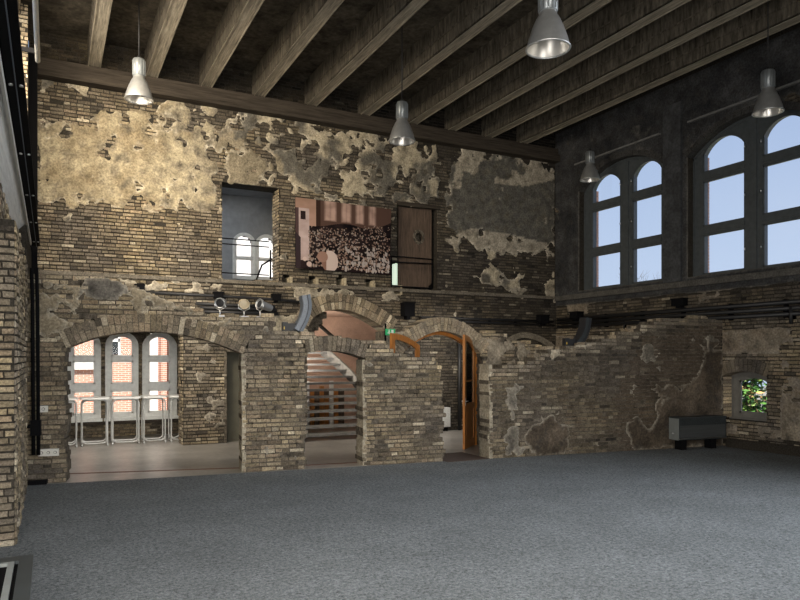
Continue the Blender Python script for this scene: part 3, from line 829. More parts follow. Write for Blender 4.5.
# ================================================================== passage, exterior wall, stair hall
xe = 5.1
ew = []
for px0, px1 in ((67, 100), (106, 137.5), (143, 176)):
    ew.append((EXT.at(px0, 400)[0], EXT.at(px1, 400)[0]))
EZ0 = EXT.at(120, 418)[1]; EZS = EXT.at(120, 344)[1]; EZC = EXT.at(120, 331.5)[1]
uw = [(EXT.at(235.5, 270)[0], EXT.at(252.5, 270)[0]), (EXT.at(258, 270)[0], EXT.at(275, 270)[0])]
UZ0 = EXT.at(245, 277)[1]; UZS = EXT.at(245, 243)[1]; UZC = EXT.at(245, 235)[1]
def ext_open(a, z):
    for s0, s1 in ew:
        if s0 < a < s1 and EZ0 < z < seg_z(a, s0, s1, EZS, EZC): return True
    for s0, s1 in uw:
        if s0 - .05 < a < s1 + .05 and UZ0 - .03 < z < seg_z(a, s0 - .05, s1 + .05, UZS, UZC + .04): return True
    return False
mb = MB()
brick_rows(mb, EXT, -2, xe, 0, 2.95, lambda a, z: not ext_open(a, z), .35, lambda a, z: pal(a, z, .75, .0, 77), core=2)
brick_rows(mb, EXT, xe, 9.5, 3.3, 7, lambda a, z: not ext_open(a, z), .35, lambda a, z: (.3, .3, .3), lay=False)
brick_rows(mb, EXT, -2, xe, 2.95, 7, lambda a, z: not ext_open(a, z), .35, lambda a, z: (.3, .3, .3), lay=False)
wall_ext = struct(mb.build('wall_outer', [M['brick'], M['greyroom'], M['rubble']]), 'outer wall with tall windows behind the passage', 'wall')
mb = MB()
mb.box((-2, 16.5, 3.25), (5.15, 20, 3.45))
struct(mb.build('ceiling_passage', M['greyroom']), 'low ceiling over the passage behind the arches', 'ceiling')
mb = MB(); mb.box((5.15, 16.5, 3.25), (9.5, 20, 3.45))
struct(mb.build('ceiling_stair', M['pink']), 'pink rendered soffit above the stair', 'ceiling')
mb = MB()
mb.box((-2, 16.5, 6.4), (9.5, 20, 6.6)); 
struct(mb.build('ceiling_upper', M['greyroom']), 'ceiling of the upper room seen through the wall opening', 'ceiling')
mb = MB()
mb.box((-2.1, 16.5, 0), (-2, 19, 6.5)); mb.box((-1.9, 12.5, 0), (-1.8, 16.5, 3.45)); mb.box((5.1, 18.5, 0), (5.2, 19.9, 3.25)); mb.box((9.4, 16.5, 0), (9.5, 20, 6.5))
mb.box((5.6, 16.5, 3.45), (5.7, 18.5, 6.4))
struct(mb.build('wall_passage', M['greyroom']), 'plain side walls of the passage rooms', 'wall')
mb = MB(); mb.box((5.2, 19.8, 0), (9.4, 20, 3.25))
struct(mb.build('wall_stair', M['pink']), 'pink rendered wall of the stair hall behind the arch', 'wall')
# closed door leaf in the side doorway
mb = MB(); mb.wbox(BACK, dw0[0] - .02, dw1[0] + .02, 0, 2.14, -.22, -.27)
o = mb.build('door_4', M['greenwall']); struct(o, 'plain olive grey door in the passage', 'door')
mb = MB(); mb.wbox(BACK, dw0[0] - .06, dw0[0], 0, 2.16, .09, -.2); mb.wbox(BACK, dw0[0] - .06, dw1[0] + .06, 2.12, 2.18, .09, -.2)
mb.build('frame', M['rubble'], o)

def window(name, W, s0, s1, z0, zs, zc, lights, trans, d, label, fm, bar=.06, dep=.07, shape='each', hinges=False, sill=True, slopes=None):
    root = empty(name, W.pt((s0 + s1) / 2, z0, d)); struct(root, label, 'window')
    outer = lambda s: seg_z(s, s0, s1, zs, zc)
    def B(nm, m, fn, par=root):
        q = MB(); fn(q); return local(q, root).build(nm, m, par)
    def cols(q, a, b, zl, zu, n=10, w=dep):
        for k in range(n):
            x0, x1 = a + (b - a) * k / n, a + (b - a) * (k + 1) / n; P = W.pt
            if zu(x0) - zl(x0) < .002 and zu(x1) - zl(x1) < .002: continue
            q.hexa([P(x0, zl(x0), d), P(x1, zl(x1), d), P(x1, zl(x1), d - w), P(x0, zl(x0), d - w), P(x0, max(zu(x0), zl(x0) + .001), d), P(x1, max(zu(x1), zl(x1) + .001), d), P(x1, max(zu(x1), zl(x1) + .001), d - w), P(x0, max(zu(x0), zl(x0) + .001), d - w)])
    lz = []
    for (a, b, ls, lc) in lights: lz.append((a, b, (lambda s, a=a, b=b, ls=ls, lc=lc: seg_z(s, a, b, ls, lc))))
    zb = z0 + bar * 1.1
    def frame(q):
        e = s0
        cols(q, s0, lz[0][0], lambda s: z0, outer, 4); cols(q, lz[-1][1], s1, lambda s: z0, outer, 4)
        for a, b, f in lz:
            cols(q, a, b, f, outer, 16)
        for a, b, f in lz: cols(q, a, b, lambda s: z0, lambda s: zb, 1)
        # raised outer bead
        for k in range(24):
            x0, x1 = s0 + (s1 - s0) * k / 24, s0 + (s1 - s0) * (k + 1) / 24
            P = W.pt
            q.hexa([P(x0, outer(x0) - .07, d + .02), P(x1, outer(x1) - .07, d + .02), P(x1, outer(x1) - .07, d - .01), P(x0, outer(x0) - .07, d - .01), P(x0, outer(x0), d + .02), P(x1, outer(x1), d + .02), P(x1, outer(x1), d - .01), P(x0, outer(x0), d - .01)])
        q.wbox(W, s0, s0 + .035, z0, zs, d + .02, d - .01); q.wbox(W, s1 - .035, s1, z0, zs, d + .02, d - .01)
    B('frame', fm, frame)
    for k in range(len(lz) - 1):
        a, b = lz[k][1], lz[k + 1][0]
        def mul_(q):
            cols(q, a, b, lambda s: z0, outer, 3)
            w = (b - a) * .2; q.wbox(W, (a + b) / 2 - w, (a + b) / 2 + w, z0, outer((a + b) / 2) - .08, d + .035, d)
        mo = B('mullion', fm, mul_)
        if hinges:
            for t0, t1 in hinges:
                for xx in (a + .02, b - .02):
                    B('hinge', M['chrome'], lambda q: q.tube([W.pt(xx, t0, d + .03), W.pt(xx, t1, d + .03)], .016, 8), mo)
    for (t0, t1) in trans:
        for a, b, f in lz:
            B('transom', fm, lambda q: (q.wbox(W, a, b, t0, t1, d, d - dep), q.wbox(W, a, b, t0 + .25 * (t1 - t0), t1 - .25 * (t1 - t0), d + .02, d)))
    for a, b, f in lz:
        lo = zb
        for (t0, t1) in list(trans) + [(None, None)]:
            hi = t0
            def sash(q):
                w = bar * .45
                P = W.pt
                if hi is not None:
                    q.wbox(W, a, a + w, lo, hi, d - .012, d - .05); q.wbox(W, b - w, b, lo, hi, d - .012, d - .05); q.wbox(W, a, b, lo, lo + w, d - .012, d - .05); q.wbox(W, a, b, hi - w, hi, d - .012, d - .05)
                else:
                    q.wbox(W, a, b, lo, lo + w, d - .012, d - .05)
                    q.wbox(W, a, a + w, lo, f(a) + .02, d - .012, d - .05); q.wbox(W, b - w, b, lo, f(b) + .02, d - .012, d - .05)
                    for k in range(12):
                        x0, x1 = a + (b - a) * k / 12, a + (b - a) * (k + 1) / 12
                        q.hexa([P(x0, f(x0) - w, d - .012), P(x1, f(x1) - w, d - .012), P(x1, f(x1) - w, d - .05), P(x0, f(x0) - w, d - .05), P(x0, f(x0), d - .012), P(x1, f(x1), d - .012), P(x1, f(x1), d - .05), P(x0, f(x0), d - .05)])
            so = B('sash', fm, sash)
            def pane(q):
                for k in range(10):
                    x0, x1 = a + (b - a) * k / 10, a + (b - a) * (k + 1) / 10
                    h0, h1 = (hi, hi) if hi is not None else (f(x0), f(x1))
                    if hi is not None and k: continue
                    if hi is not None: x1 = b
                    q.add([W.pt(x0, lo, d - .03), W.pt(x1, lo, d - .03), W.pt(x1, h1, d - .03), W.pt(x0, h0, d - .03)], [(0, 1, 2, 3)])
            B('pane', M['glass'], pane, so)
            if t1 is not None: lo = t1
    if sill:
        B('sill', fm, lambda q: q.wbox(W, s0 - .03, s1 + .03, z0 - .06, z0 + .01, d + .10, d - dep))
    return root

# tall windows in the right wall
def rz(px, py): return RIGHT.at(px, py, WD)[1]
f1 = RIGHT.at(592, 200, WD)[0], RIGHT.at(620.5, 200, WD)[0]; f2 = RIGHT.at(632.5, 200, WD)[0], RIGHT.at(662, 200, WD)[0]
T1 = (4.86, 5.06); T2 = (6.12, 6.32)
ls1 = [(f2[1], f2[0], 6.74, 7.06), (f1[1], f1[0], 6.74, 7.06)]
window('window_1', RIGHT, w1a, w1b, SILL, SPR, CRN, ls1, (T1, T2), WD, 'tall dark arched window of two lights near the back corner', M['winframe'], .07, .17, hinges=((4.35, 4.41), (5.55, 5.61), (6.62, 6.68)))
g1_ = RIGHT.at(703, 200, WD)[0], RIGHT.at(742, 200, WD)[0]
off = g1_[0] - f1[0]
ls2 = [(a + off, b + off, zs, zc) for a, b, zs, zc in ls1]
dw = g1_[0] - f1[0] - 0
window('window_2', RIGHT, w2a, w2b, SILL, SPR, CRN, ls2, (T1, T2), WD, 'tall dark arched window of two lights at the right edge', M['winframe'], .07, .17, hinges=((4.35, 4.41), (5.55, 5.61), (6.62, 6.68)))
# drip hoods above the tall windows (long thin ledges)
# small low window
window('window_3', RIGHT, sw0, sw1, SWB, SWT - .12, SWT, [(RIGHT.at(770, 395, SD_)[0], RIGHT.at(739, 395, SD_)[0], SWT - .23, SWT - .12)], (), SD_, 'small low window with leaves outside, beside the heater', M['wingrey'], .10, .08)
window('window_10', UP, 9.0, 14.3, 5.4, 7.9, 8.3, [(9.12, 11.5, 7.75, 8.15), (11.75, 14.18, 7.75, 8.15)], ((6.55, 6.65),), -.3, 'high window in the left wall under the beams', M['winwhite'], .07, .09, sill=False)
# passage windows
for k, (s0, s1) in enumerate(ew):
    t0 = EXT.at((70.5, 108, 145.5)[k], 383)[1]; t1 = EXT.at(100, 390)[1]
    m0 = EXT.at(120, 360.5)[1]; m1 = EXT.at(120, 357)[1]
    zt0 = EXT.at(120, 390)[1]; zt1 = EXT.at(120, 384)[1]
    l0, l1 = [EXT.at(x, 400)[0] for x in ((72.5, 95.5), (110.5, 133.5), (147.8, 170.5))[k]]
    window('window_%d' % (4 + k), EXT, s0 - .02, s1 + .02, EZ0, EZS, EZC, [(l0, l1, EXT.at(120, 342.5)[1], EXT.at(120, 335)[1])], ((zt0, zt1), (m0, m1)), .02,
           ('left', 'middle', 'right')[k] + ' one of the three pale arched windows behind the white tables', M['winwhite'], .10, .08, sill=True)
for k, (s0, s1) in enumerate(uw):
    window('window_%d' % (7 + k), EXT, s0 - .08, s1 + .08, UZ0 - .06, UZS + .02, UZC + .06, [(s0, s1, UZS, UZC)], ((EXT.at(245, 259)[1], EXT.at(245, 257.3)[1]),), .02,
           ('left', 'right')[k] + ' one of the twin arched windows seen through the upper wall opening', M['winwhite'], .06, .06, sill=False)
# dark dado rail under the passage windows
mb = MB(); mb.wbox(EXT, ew[0][0] - .6, xe - .6, EZ0 - .14, EZ0 - .07, .10, 0)
struct(mb.build('trim_3', M['plate']), 'dark ledge under the passage windows', 'trim')

# ---- stair
st = empty('staircase', (6.2, 15.2, 0)); tag(st, 'open steep staircase with dark treads behind the narrow brick opening', 'staircase')
NT = 13
ys, ye = 15.25, 18.6
xr0 = 7.45
def stair_x(k): return xr0 - max(0, k - 7.5) ** 1.2 * .062
for k in range(NT):
    z = .165 * (k + 1); y = ys + (ye - ys) * k / NT
    
    q = MB(); q.box((4.3, y, z - .055), (stair_x(k), y + .31, z)); local(q, st).build('tread', M['stone'], st)
for x, fx in ((4.25, lambda k: 4.25), (0, lambda k: stair_x(k) + .01)):
    q = MB()
    for k in range(NT):
        t0, t1 = k / NT, (k + 1) / NT
        y0, y1 = ys + (ye - ys) * t0, ys + (ye - ys) * t1 + .02; z0, z1 = .165 * NT * t0 + .03, .165 * NT * t1 + .03
        xa, xb = fx(k), fx(k + 1)
        q.hexa([(xa, y0, max(0, z0 - .12)), (xa + .05, y0, max(0, z0 - .12)), (xb + .05, y1, z1 - .12), (xb, y1, z1 - .12), (xa, y0, z0 + .22), (xa + .05, y0, z0 + .22), (xb + .05, y1, z1 + .22), (xb, y1, z1 + .22)])
    local(q, st).build('stringer', M['stringer'], st)
q = MB(); a = BACK.at(310, 317, -1.0); b = BACK.at(333, 337, -1.0)
q.tube([BACK.pt(a[0], a[1], -1.0), BACK.pt(b[0], b[1], -1.0)], .05, 8)
local(q, st).build('handrail', M['plate'], st)
# stepped brick edge left of the arch opening
mb = MB()
for k, (px, py) in enumerate(((326, 312), (322, 318), (318, 324), (314, 330), (311, 336), (309, 342))):
    a, z = BACK.at(px, py, -.6); a0 = BACK.at(300, py, -.6)[0]
    mb.wbox(BACK, a0, a, z - .17, z, -.55, -.75)
struct(mb.build('trim_4', M['rubble']), 'stepped brick edge inside the arch above the stair', 'trim')
# timber clutter seen under the stair
mb = MB()
for k in range(15): mb.box((5.5 + k * .15, 18.72, .01), (5.5 + k * .15 + .12, 18.78 + .02 * (k % 2), [1.15, .8, 1.3, 1.0, .6][k % 5]), [0, 0, 1, 0, 2][k % 5])
mb.box((5.4, 18.82, .01), (7.8, 18.88, 1.0), 2)
tag(mb.build('timber_partition', [M['orange'], M['extwhite'], M['board']]), 'orange brown boards standing behind the open stair treads', 'boards')

# ---- upper niche railing + recess board
nb = BACK.at(222, 270); nc = BACK.at(272, 270)
rl = empty('niche_railing', BACK.pt((nb[0] + nc[0]) / 2, 3.9, -.3)); tag(rl, 'thin dark bars across the upper opening with the twin windows', 'railing')
for py in (240, 245.5, 274):
    z = BACK.at(247, py, -.25)[1]
    q = MB(); q.tube([BACK.pt(nb[0], z, -.25), BACK.pt(nc[0], z, -.25)], .014, 8); local(q, rl).build('rail', M['black'], rl)
hr_ = empty('handrail', BACK.pt(nc[0] - .2, 3.8, -.6)); tag(hr_, 'slanting black handrail with post in the upper opening', 'handrail')
q = MB(); pts = [(256, 281), (262, 265), (272, 259)]
q.tube([BACK.pt(*BACK.at(x, y, -.6), -.6) for x, y in pts], .022, 8); local(q, hr_).build('rail', M['black'], hr_)
q = MB(); q.tube([BACK.pt(*BACK.at(270.5, 250, -.6), -.6), BACK.pt(*BACK.at(270.5, 279, -.6), -.6)], .022, 8); local(q, hr_).build('post', M['black'], hr_)
mb = MB()
r0, r1 = BACK.at(390, 205), BACK.at(440, 292)
mb.wbox(BACK, r0[0], r1[0], r1[1], r0[1], -.46, -.5)
struct(mb.build('wall_recess', M['rubble']), 'shallow recess behind the weathered board', 'wall')
bd = empty('board_door', BACK.pt(BACK.at(415, 288)[0], 3.9, -.2)); tag(bd, 'tall weathered brown board closing the upper doorway, with a round hole', 'board')
b0, b1 = BACK.at(398, 205, -.12), BACK.at(431.5, 289, -.12); hc = BACK.at(418.7, 237, -.12)
q = MB(); NSEG = 20
# board with a round hole: ring of quads from hole to outline
outl = []
cx, cz = hc; hr2 = .11
for k in range(40):
    an = 2 * math.pi * k / 40; dx, dz = math.cos(an), math.sin(an)
    t = min([(b1[0] - cx) / dx if dx > 1e-6 else 1e9, (b0[0] - cx) / dx if dx < -1e-6 else 1e9, (b0[1] - cz) / dz if dz > 1e-6 else 1e9, (b1[1] - cz) / dz if dz < -1e-6 else 1e9])
    outl.append(((cx + dx * hr2, cz + dz * hr2 * 1.15), (cx + dx * t, cz + dz * t)))
for k in range(40):
    (i0, o0), (i1, o1) = outl[k], outl[(k + 1) % 40]
    P = BACK.pt
    q.hexa([P(*i0, -.12), P(*o0, -.12), P(*o1, -.12), P(*i1, -.12), P(*i0, -.15), P(*o0, -.15), P(*o1, -.15), P(*i1, -.15)])
for cxx in (b0, ):
    q.wbox(BACK, b0[0], b0[0] + .05, b1[1], b0[1], -.1, -.15)
local(q, bd).build('panel', M['board'], bd)
q = MB()
for k in range(24):
    a0, a1 = 2 * math.pi * k / 24, 2 * math.pi * (k + 1) / 24
    f = lambda an, rr: (cx + math.cos(an) * rr, cz + math.sin(an) * rr * 1.15)
    P = BACK.pt
    q.hexa([P(*f(a0, .108), -.105), P(*f(a1, .108), -.105), P(*f(a1, .18), -.112), P(*f(a0, .18), -.112), P(*f(a0, .108), -.125), P(*f(a1, .108), -.125), P(*f(a1, .18), -.125), P(*f(a0, .18), -.125)])
local(q, bd).build('ring', M['rubble'], bd)
q = MB(); q.wbox(BACK, b0[0] - .1, b1[0] + .2, b0[1] - .03, b0[1] + .07, .03, -.2); local(q, bd).build('lintel', M['plate'], bd)
gr = empty('guard_rail', BACK.pt(BACK.at(412, 288)[0], 3.75, .1)); tag(gr, 'black metal guard rail in front of the weathered board', 'railing')
pt = lambda x, y: BACK.pt(*BACK.at(x, y, .1), .1)
for a, b in (((391, 256), (432.5, 259.5)), ((391, 262), (432.5, 264)), ((391, 286), (432.5, 288.5))):
    q = MB(); q.tube([pt(*a), pt(*b)], .02, 8); local(q, gr).build('rail', M['black'], gr)
for x, y0, y1 in ((391.5, 255.5, 287), (432, 259, 289)):
    q = MB(); q.tube([pt(x, y0), pt(x, y1)], .02, 8); local(q, gr).build('post', M['black'], gr)
# slim pane left of the board, its daylight put in as a glow
gw0, gw1 = BACK.at(391.5, 263, -.3), BACK.at(398.5, 285, -.3)
mb = MB(); mb.wbox(BACK, gw0[0], gw1[0], gw1[1], gw0[1], -.30, -.34)
o = struct(mb.build('window_9', mat('bright_pane', (.75, .85, .72), .3, emit=((.75, .92, .72), .75))), 'narrow bright slit window beside the board', 'window')

# ================================================================== photo panel
pr = empty('photo_panel', BACK.pt(BACK.at(342, 270)[0], 4.2, .1)); tag(pr, 'large sepia photograph of a seated crowd hung on the back wall', 'photograph')
quad = [BACK.pt(*BACK.at(x, y, .14), .14) for x, y in ((295.5, 268), (390, 275), (389.5, 210), (294, 198))]
quad = [quad[0] + Vector((0, -.02, 0)), quad[1] + Vector((0, -.02, 0)), quad[2] + Vector((0, -.10, 0)), quad[3] + Vector((0, -.10, 0))]
def bil(u, v): return quad[0].lerp(quad[1], u).lerp(quad[3].lerp(quad[2], u), v)
RP = random.Random(3)
heads = []
for k in range(1000):
    v = RP.uniform(.03, .76); u = RP.uniform(.13, .985)
    if v > .62 + .28 * max(0, u - .45): continue
    heads.append((u, v, .004 + .006 * (1 - v), RP.choice([(.62, .42, .33), (.75, .55, .45), (.5, .33, .27), (.85, .72, .66)]), RP.uniform(.6, 1.5)))
for k in range(70):
    heads.append((RP.uniform(.5, .98), RP.uniform(.03, .36), RP.uniform(.008, .015), (.9, .8, .76), RP.uniform(.8, 2.2)))
gridh = {}
for h in heads:
    gridh.setdefault((int(h[0] * 12), int(h[1] * 12)), []).append(h)
def photo(u, v):
    n = fbm(u * 4, v * 4, 90, 2, 3)
    dark = (.008, .006, .008)
    c = mix(dark, (.035, .022, .022), .5 + n)
    # hall back with tall windows
    edge = .66 + .0 * u - .04 * math.sin(u * 9)
    if v > edge + (.0 if u < .7 else (u - .7) * .5):
        c = (.12, .07, .055)
        for a, b in ((.28, .42), (.455, .575), (.605, .71), (.745, .84)):
            if a < u < b and v > .71: 
                e = min(u - a, b - u, v - .71) / .03
                c = mix(c, (.62, .42, .35), min(1, e) * (.92 + .5 * n)); 
                if abs((u - a) / (b - a) - .5) < .05: c = mul(c, .85)
        if u < .21: c = mix((.50, .32, .25), (.30, .18, .13), (v - .7) * 2 + n * .4)
        if .205 < u < .25: c = (.05, .028, .022)
    elif u > .13:
        pass
    if u < .135 and .12 < v < .86: c = mix((.66, .52, .50), (.5, .38, .36), .5 + n) if u > .03 else (.1, .06, .06)
    if .05 < u < .10 and .70 < v < .82: c = (.03, .02, .02)
    if u < .12 and v < .5 - (u - .01) * 1.5 and u < .05: c = (.05, .035, .04)
    if u > .12 or v < .2:
        for h in gridh.get((int(u * 12), int(v * 12)), ()):
            if v < .72 and ((u - h[0]) / h[2]) ** 2 + ((v - h[1]) / (h[2] * h[4] * 1.5)) ** 2 < 1: c = mul(h[3], .2 + .42 * (1 - v * .6) * (.7 + .5 * u))
    # pale curved shell front left
    e = ((u - .345) / .085) ** 2 + ((v - .13) / .16) ** 2
    if e < 1: c = (.74, .60, .55) if u > .31 else (.30, .17, .13)
    e = ((u - .27) / .055) ** 2 + ((v - .19) / .08) ** 2
    if e < 1: c = (.40, .24, .19)
    for (hu, hv, r) in ((.09, .14, .022), (.135, .07, .026)):
        if ((u - hu) / r) ** 2 + ((v - hv) / (r * 1.4)) ** 2 < 1: c = (.72, .56, .5)
    return mul(c, .7)
q = MB(); NU, NV = 220, 150
for j in range(NV + 1):
    for i in range(NU + 1): q.v.append(tuple(bil(i / NU, j / NV)))
for j in range(NV):
    for i in range(NU):
        b = j * (NU + 1) + i
        q.face((b, b + 1, b + NU + 2, b + NU + 1), 0, photo((i + .5) / NU, (j + .5) / NV))
local(q, pr).build('print', M['print'], pr)
q = MB(); bk = Vector((0, .025, 0)); f0 = Vector((0, .004, 0))
q.hexa([quad[0] + f0, quad[1] + f0, quad[1] + bk, quad[0] + bk, quad[3] + f0, quad[2] + f0, quad[2] + bk, quad[3] + bk])
local(q, pr).build('backing', M['black'], pr)

# ================================================================== pendant lamps
LAMPS = [(139, 104, 27, 'bright aluminium pendant lamp on the left near the back wall', 'lit'),
         (402, 145.5, 26, 'aluminium pendant lamp hanging in the middle before the back wall', ''),
         (548, 56, 43, 'largest aluminium pendant lamp hanging close to the top edge', ''),
         (768, 117, 28, 'dark silhouetted pendant lamp before the right edge window', ''),
         (590, 183, 19, 'dark pendant lamp before the far window near the back corner', '')]
for px, py, wd, label, lit in LAMPS:
    D = .50; zcam = D * FL / wd
    P = Vector((0, 0, CH)) + ray(px, py - wd * .17) * zcam
    root = empty('pendant_lamp', P); tag(root, label, 'lamp', 'pendant lamps')
    r = D / 2
    q = MB(); q.lathe([(r, 0), (r * .98, .03), (r * .90, .11), (r * .72, .24), (r * .56, .33), (r * .42, .39), (r * .40, .42)], (0, 0, 0), seg=40)
    b = q.build('reflector', M['bell'], root)
    q = MB(); q.lathe([(r * .97, .004), (r * .95, .03), (r * .86, .11), (r * .68, .24), (r * .5, .33), (r * .3, .37), (.001, .375)], (0, 0, 0), seg=40); q.build('reflector_lining', M['bellin'], b)
    q = MB(); q.tube([(r * 1.0 * math.cos(a), r * 1.0 * math.sin(a), 0) for a in [2 * math.pi * k / 40 for k in range(40)]], .012, 8, closed=True); q.build('rim', M['bell'], b)
    q = MB(); q.lathe([(r * .40, .42), (r * .44, .425), (r * .44, .72), (r * .40, .74), (.001, .745)], (0, 0, 0), seg=28)
    for k in range(14):
        an = 2 * math.pi * k / 14; q.box((r * .44 * math.cos(an) - .006, r * .44 * math.sin(an) - .006, .44), (r * .44 * math.cos(an) + .006, r * .44 * math.sin(an) + .006, .71))
    q.build('housing', M['housing'], root)
    q = MB(); q.tube([(0, 0, .74), (0, 0, .80)], .03, 10); q.tube([(0, 0, .79), (0, 0, CEIL - P.z)], .011, 6); q.build('cord', M['cable'], root)
    q = MB(); q.lathe([(.001, .12), (.045, .14), (.06, .19), (.045, .26), (.03, .36)], (0, 0, 0), seg=16); q.build('bulb', M['bulb'] if lit else M['white'], root)

# ================================================================== pipes and boxes
def pipe(name, pts, r, label, W, d, m=None, clips=None):
    root = empty(name, W.pt(*W.at(*pts[0], d), d)); tag(root, label, 'pipe')
    P = [W.pt(*W.at(x, y, d), d) for x, y in pts]
    q = MB(); q.tube(P, r, 10); local(q, root).build('tube', m or M['cable'], root)
    n = clips or 0
    for k in range(n):
        t = (k + .5) / n; a = P[0].lerp(P[-1], t)
        q = MB(); u = (P[-1] - P[0]).normalized() * .02
        q.hexa([a - u + Vector((0, 0, -r * 1.5)), a + u + Vector((0, 0, -r * 1.5)), a + u - W.n * (d - (.10 if W is BACK else .045)) + Vector((0, 0, -r * 1.5)), a - u - W.n * (d - (.10 if W is BACK else .045)) + Vector((0, 0, -r * 1.5)),
                a - u + Vector((0, 0, r * 1.5)), a + u + Vector((0, 0, r * 1.5)), a + u - W.n * (d - (.10 if W is BACK else .045)) + Vector((0, 0, r * 1.5)), a - u - W.n * (d - (.10 if W is BACK else .045)) + Vector((0, 0, r * 1.5))])
        local(q, root).build('clip', M['black'], root)
    return root
pipe('conduit', [(143, 292), (220, 296), (276, 299.5), (299, 302)], .035, 'black conduit running right from the box above the big arch', BACK, .17, clips=3)
pipe('conduit', [(196, 303.5), (275, 307)], .04, 'upper of three short black pipes behind the spotlights', BACK, .15, clips=2)
pipe('conduit', [(200, 307.5), (276, 310.5)], .04, 'middle of three short black pipes behind the spotlights', BACK, .15, clips=2)
pipe('conduit', [(204, 311.5), (278, 314)], .04, 'lowest of three short black pipes behind the spotlights', BACK, .15, clips=2)
xe0 = BACK.at(556, 322)[0]
zr = [2.93, 3.10]
for k, (y0, y1, z, nm) in enumerate(((317, 322, 0, 'upper'), (319.8, 325.5, 0, 'lower'))):
    pipe('conduit', [(420, y0), (553, y1)], .033, nm + ' of two long black pipes crossing the back wall to the corner', BACK, .17, clips=5)
for k, (y0, y1, nm) in enumerate(((320, 300, 'upper'), (323.5, 306.5, 'middle'), (327, 312.5, 'lowest'))):
    pipe('conduit', [(558, y0), (815, y1)], .045, nm + ' of three black pipes along the right wall under the tall windows', RIGHT, .17, clips=6)
# drop pipe on the right wall + cable loops
pipe('conduit', [(624, 317), (624, 334)], .02, 'short black drop pipe below the pipes on the right wall', RIGHT, .14, clips=1)
pipe('conduit', [(791, 306), (791, 324)], .035, 'stub pipe hanging near the right edge below the three pipes', RIGHT, .2, clips=1)
# boxes
def jbox(px, py, w, h, W, d, dep, label, m=None):
    a, z = W.at(px, py, d); dw_ = .10 if W is BACK else .04
    root = empty('junction_box', W.pt(a, z, 0)); tag(root, label, 'box')
    q = MB(); q.wbox(W, a - w / 2, a + w / 2, z - h / 2, z + h / 2, dw_, d); local(q, root).build('casing', m or M['black'], root)
    q = MB(); q.wbox(W, a - w / 2 - .012, a + w / 2 + .012, z + h / 2 - .03, z + h / 2, dw_, d + .015); local(q, root).build('cover', m or M['black'], root)
    q = MB(); q.wbox(W, a - w * .2, a + w * .2, z - h * .75, z - h / 2, dw_, d * .8); local(q, root).build('bracket', m or M['black'], root)
    return root
jbox(140, 288.5, .2, .2, BACK, .25, .2, 'black bracket box at the left end of the conduit')
jbox(219, 295, .2, .16, BACK, .25, .2, 'black box on the conduit above the left spotlight')
jbox(277, 297, .2, .16, BACK, .25, .2, 'black box on the conduit left of the grey curved speaker')
jbox(410, 309, .3, .36, BACK, .35, .3, 'large black box left of the long pipes above the doors')
jbox(545, 319, .32, .26, BACK, .3, .3, 'black box in the back corner on the long pipes')
jbox(573, 315, .3, .2, RIGHT, .3, .3, 'black box beside the corner on the right wall pipes')
jbox(677, 302, .35, .18, RIGHT, .2, .3, 'black box between the tall windows above the pipes')
# vertical pipes in the left corner
VW = Wall(LOW.O.x, LOW.O.y, LOW.u.x, LOW.u.y, LOW.n.x, LOW.n.y)
for px, nm in ((31.5, 'left'), (36.5, 'right')):
    pipe('riser_pipe', [(px, 268), (px + 1, 300), (px + 2, 455)], .028, nm + ' one of two black riser pipes in the left corner by the arch', LOW, .10, M['black'], clips=3)
q = empty('pipe_valve', LOW.pt(*LOW.at(35, 428, .1), .1)); tag(q, 'black valve joint on the corner riser pipes', 'valve')
a, z = LOW.at(35.5, 428, .14); m_ = MB(); m_.wbox(LOW, a - .07, a + .07, z - .12, z + .12, .05, .17); local(m_, q).build('body', M['black'], q)
m_ = MB(); m_.tube([LOW.pt(a - .25, z + .03, .14), LOW.pt(a, z + .03, .14)], .03, 10); local(m_, q).build('handle', M['black'], q)
def socket(px, py, w, h, label, n):
    a, z = LOW.at(px, py, .06); root = empty('socket_box', LOW.pt(a, z, .02)); tag(root, label, 'socket')
    m_ = MB(); m_.wbox(LOW, a - w / 2, a + w / 2, z - h / 2, z + h / 2, .02, .075); local(m_, root).build('casing', M['whiteplastic'], root)
    for k in range(n):
        aa = a - w / 2 + w * (k + .5) / n
        m_ = MB(); m_.lathe([(.001, .0), (.022, .0), (.024, .006), (.018, .012)], LOW.pt(aa, z, .074), LOW.n, 16); local(m_, root).build('outlet', M['darkmetal'], root)
socket(48.5, 452.5, .29, .11, 'white multi socket box low on the left of the arch', 3)
socket(43.5, 409, .12, .10, 'white switch box beside the corner riser pipes', 1)
jbox_ = LOW.at(28, 409, .06)
# loose black drop pipe and cabinet behind the orange doors
pipe('conduit', [(459.5, 340), (459.5, 432)], .05, 'black vertical pipe on the wall behind the orange doors', BACK, .2, clips=2)
cb = empty('wall_cabinet', BACK.pt(*BACK.at(447, 418, .1), 0)); tag(cb, 'small pale grey cabinet on the wall behind the doors', 'cabinet')
a, z = BACK.at(446, 417, .3); q = MB(); q.wbox(BACK, a - .3, a + .14, z - .27, z + .25, .07, .3); local(q, cb).build('body', M['greysteel'], cb)
q = MB(); q.wbox(BACK, a - .28, a + .12, z - .25, z + .23, .3, .315); local(q, cb).build('door', M['greysteel'], cb)
q = MB(); q.wbox(BACK, a - .2, a + .08, .0, z - .27, .12, .26); local(q, cb).build('stand', M['black'], cb)

mb = MB(); f0_, f1_ = LOW.at(26, 480)[0], LOW.at(48, 480)[0]; mb.wbox(LOW, f0_, f1_, .008, .07, .02, .16)
struct(mb.build('baseboard_left', M['black']), 'short black strip on the floor in the left corner', 'baseboard')
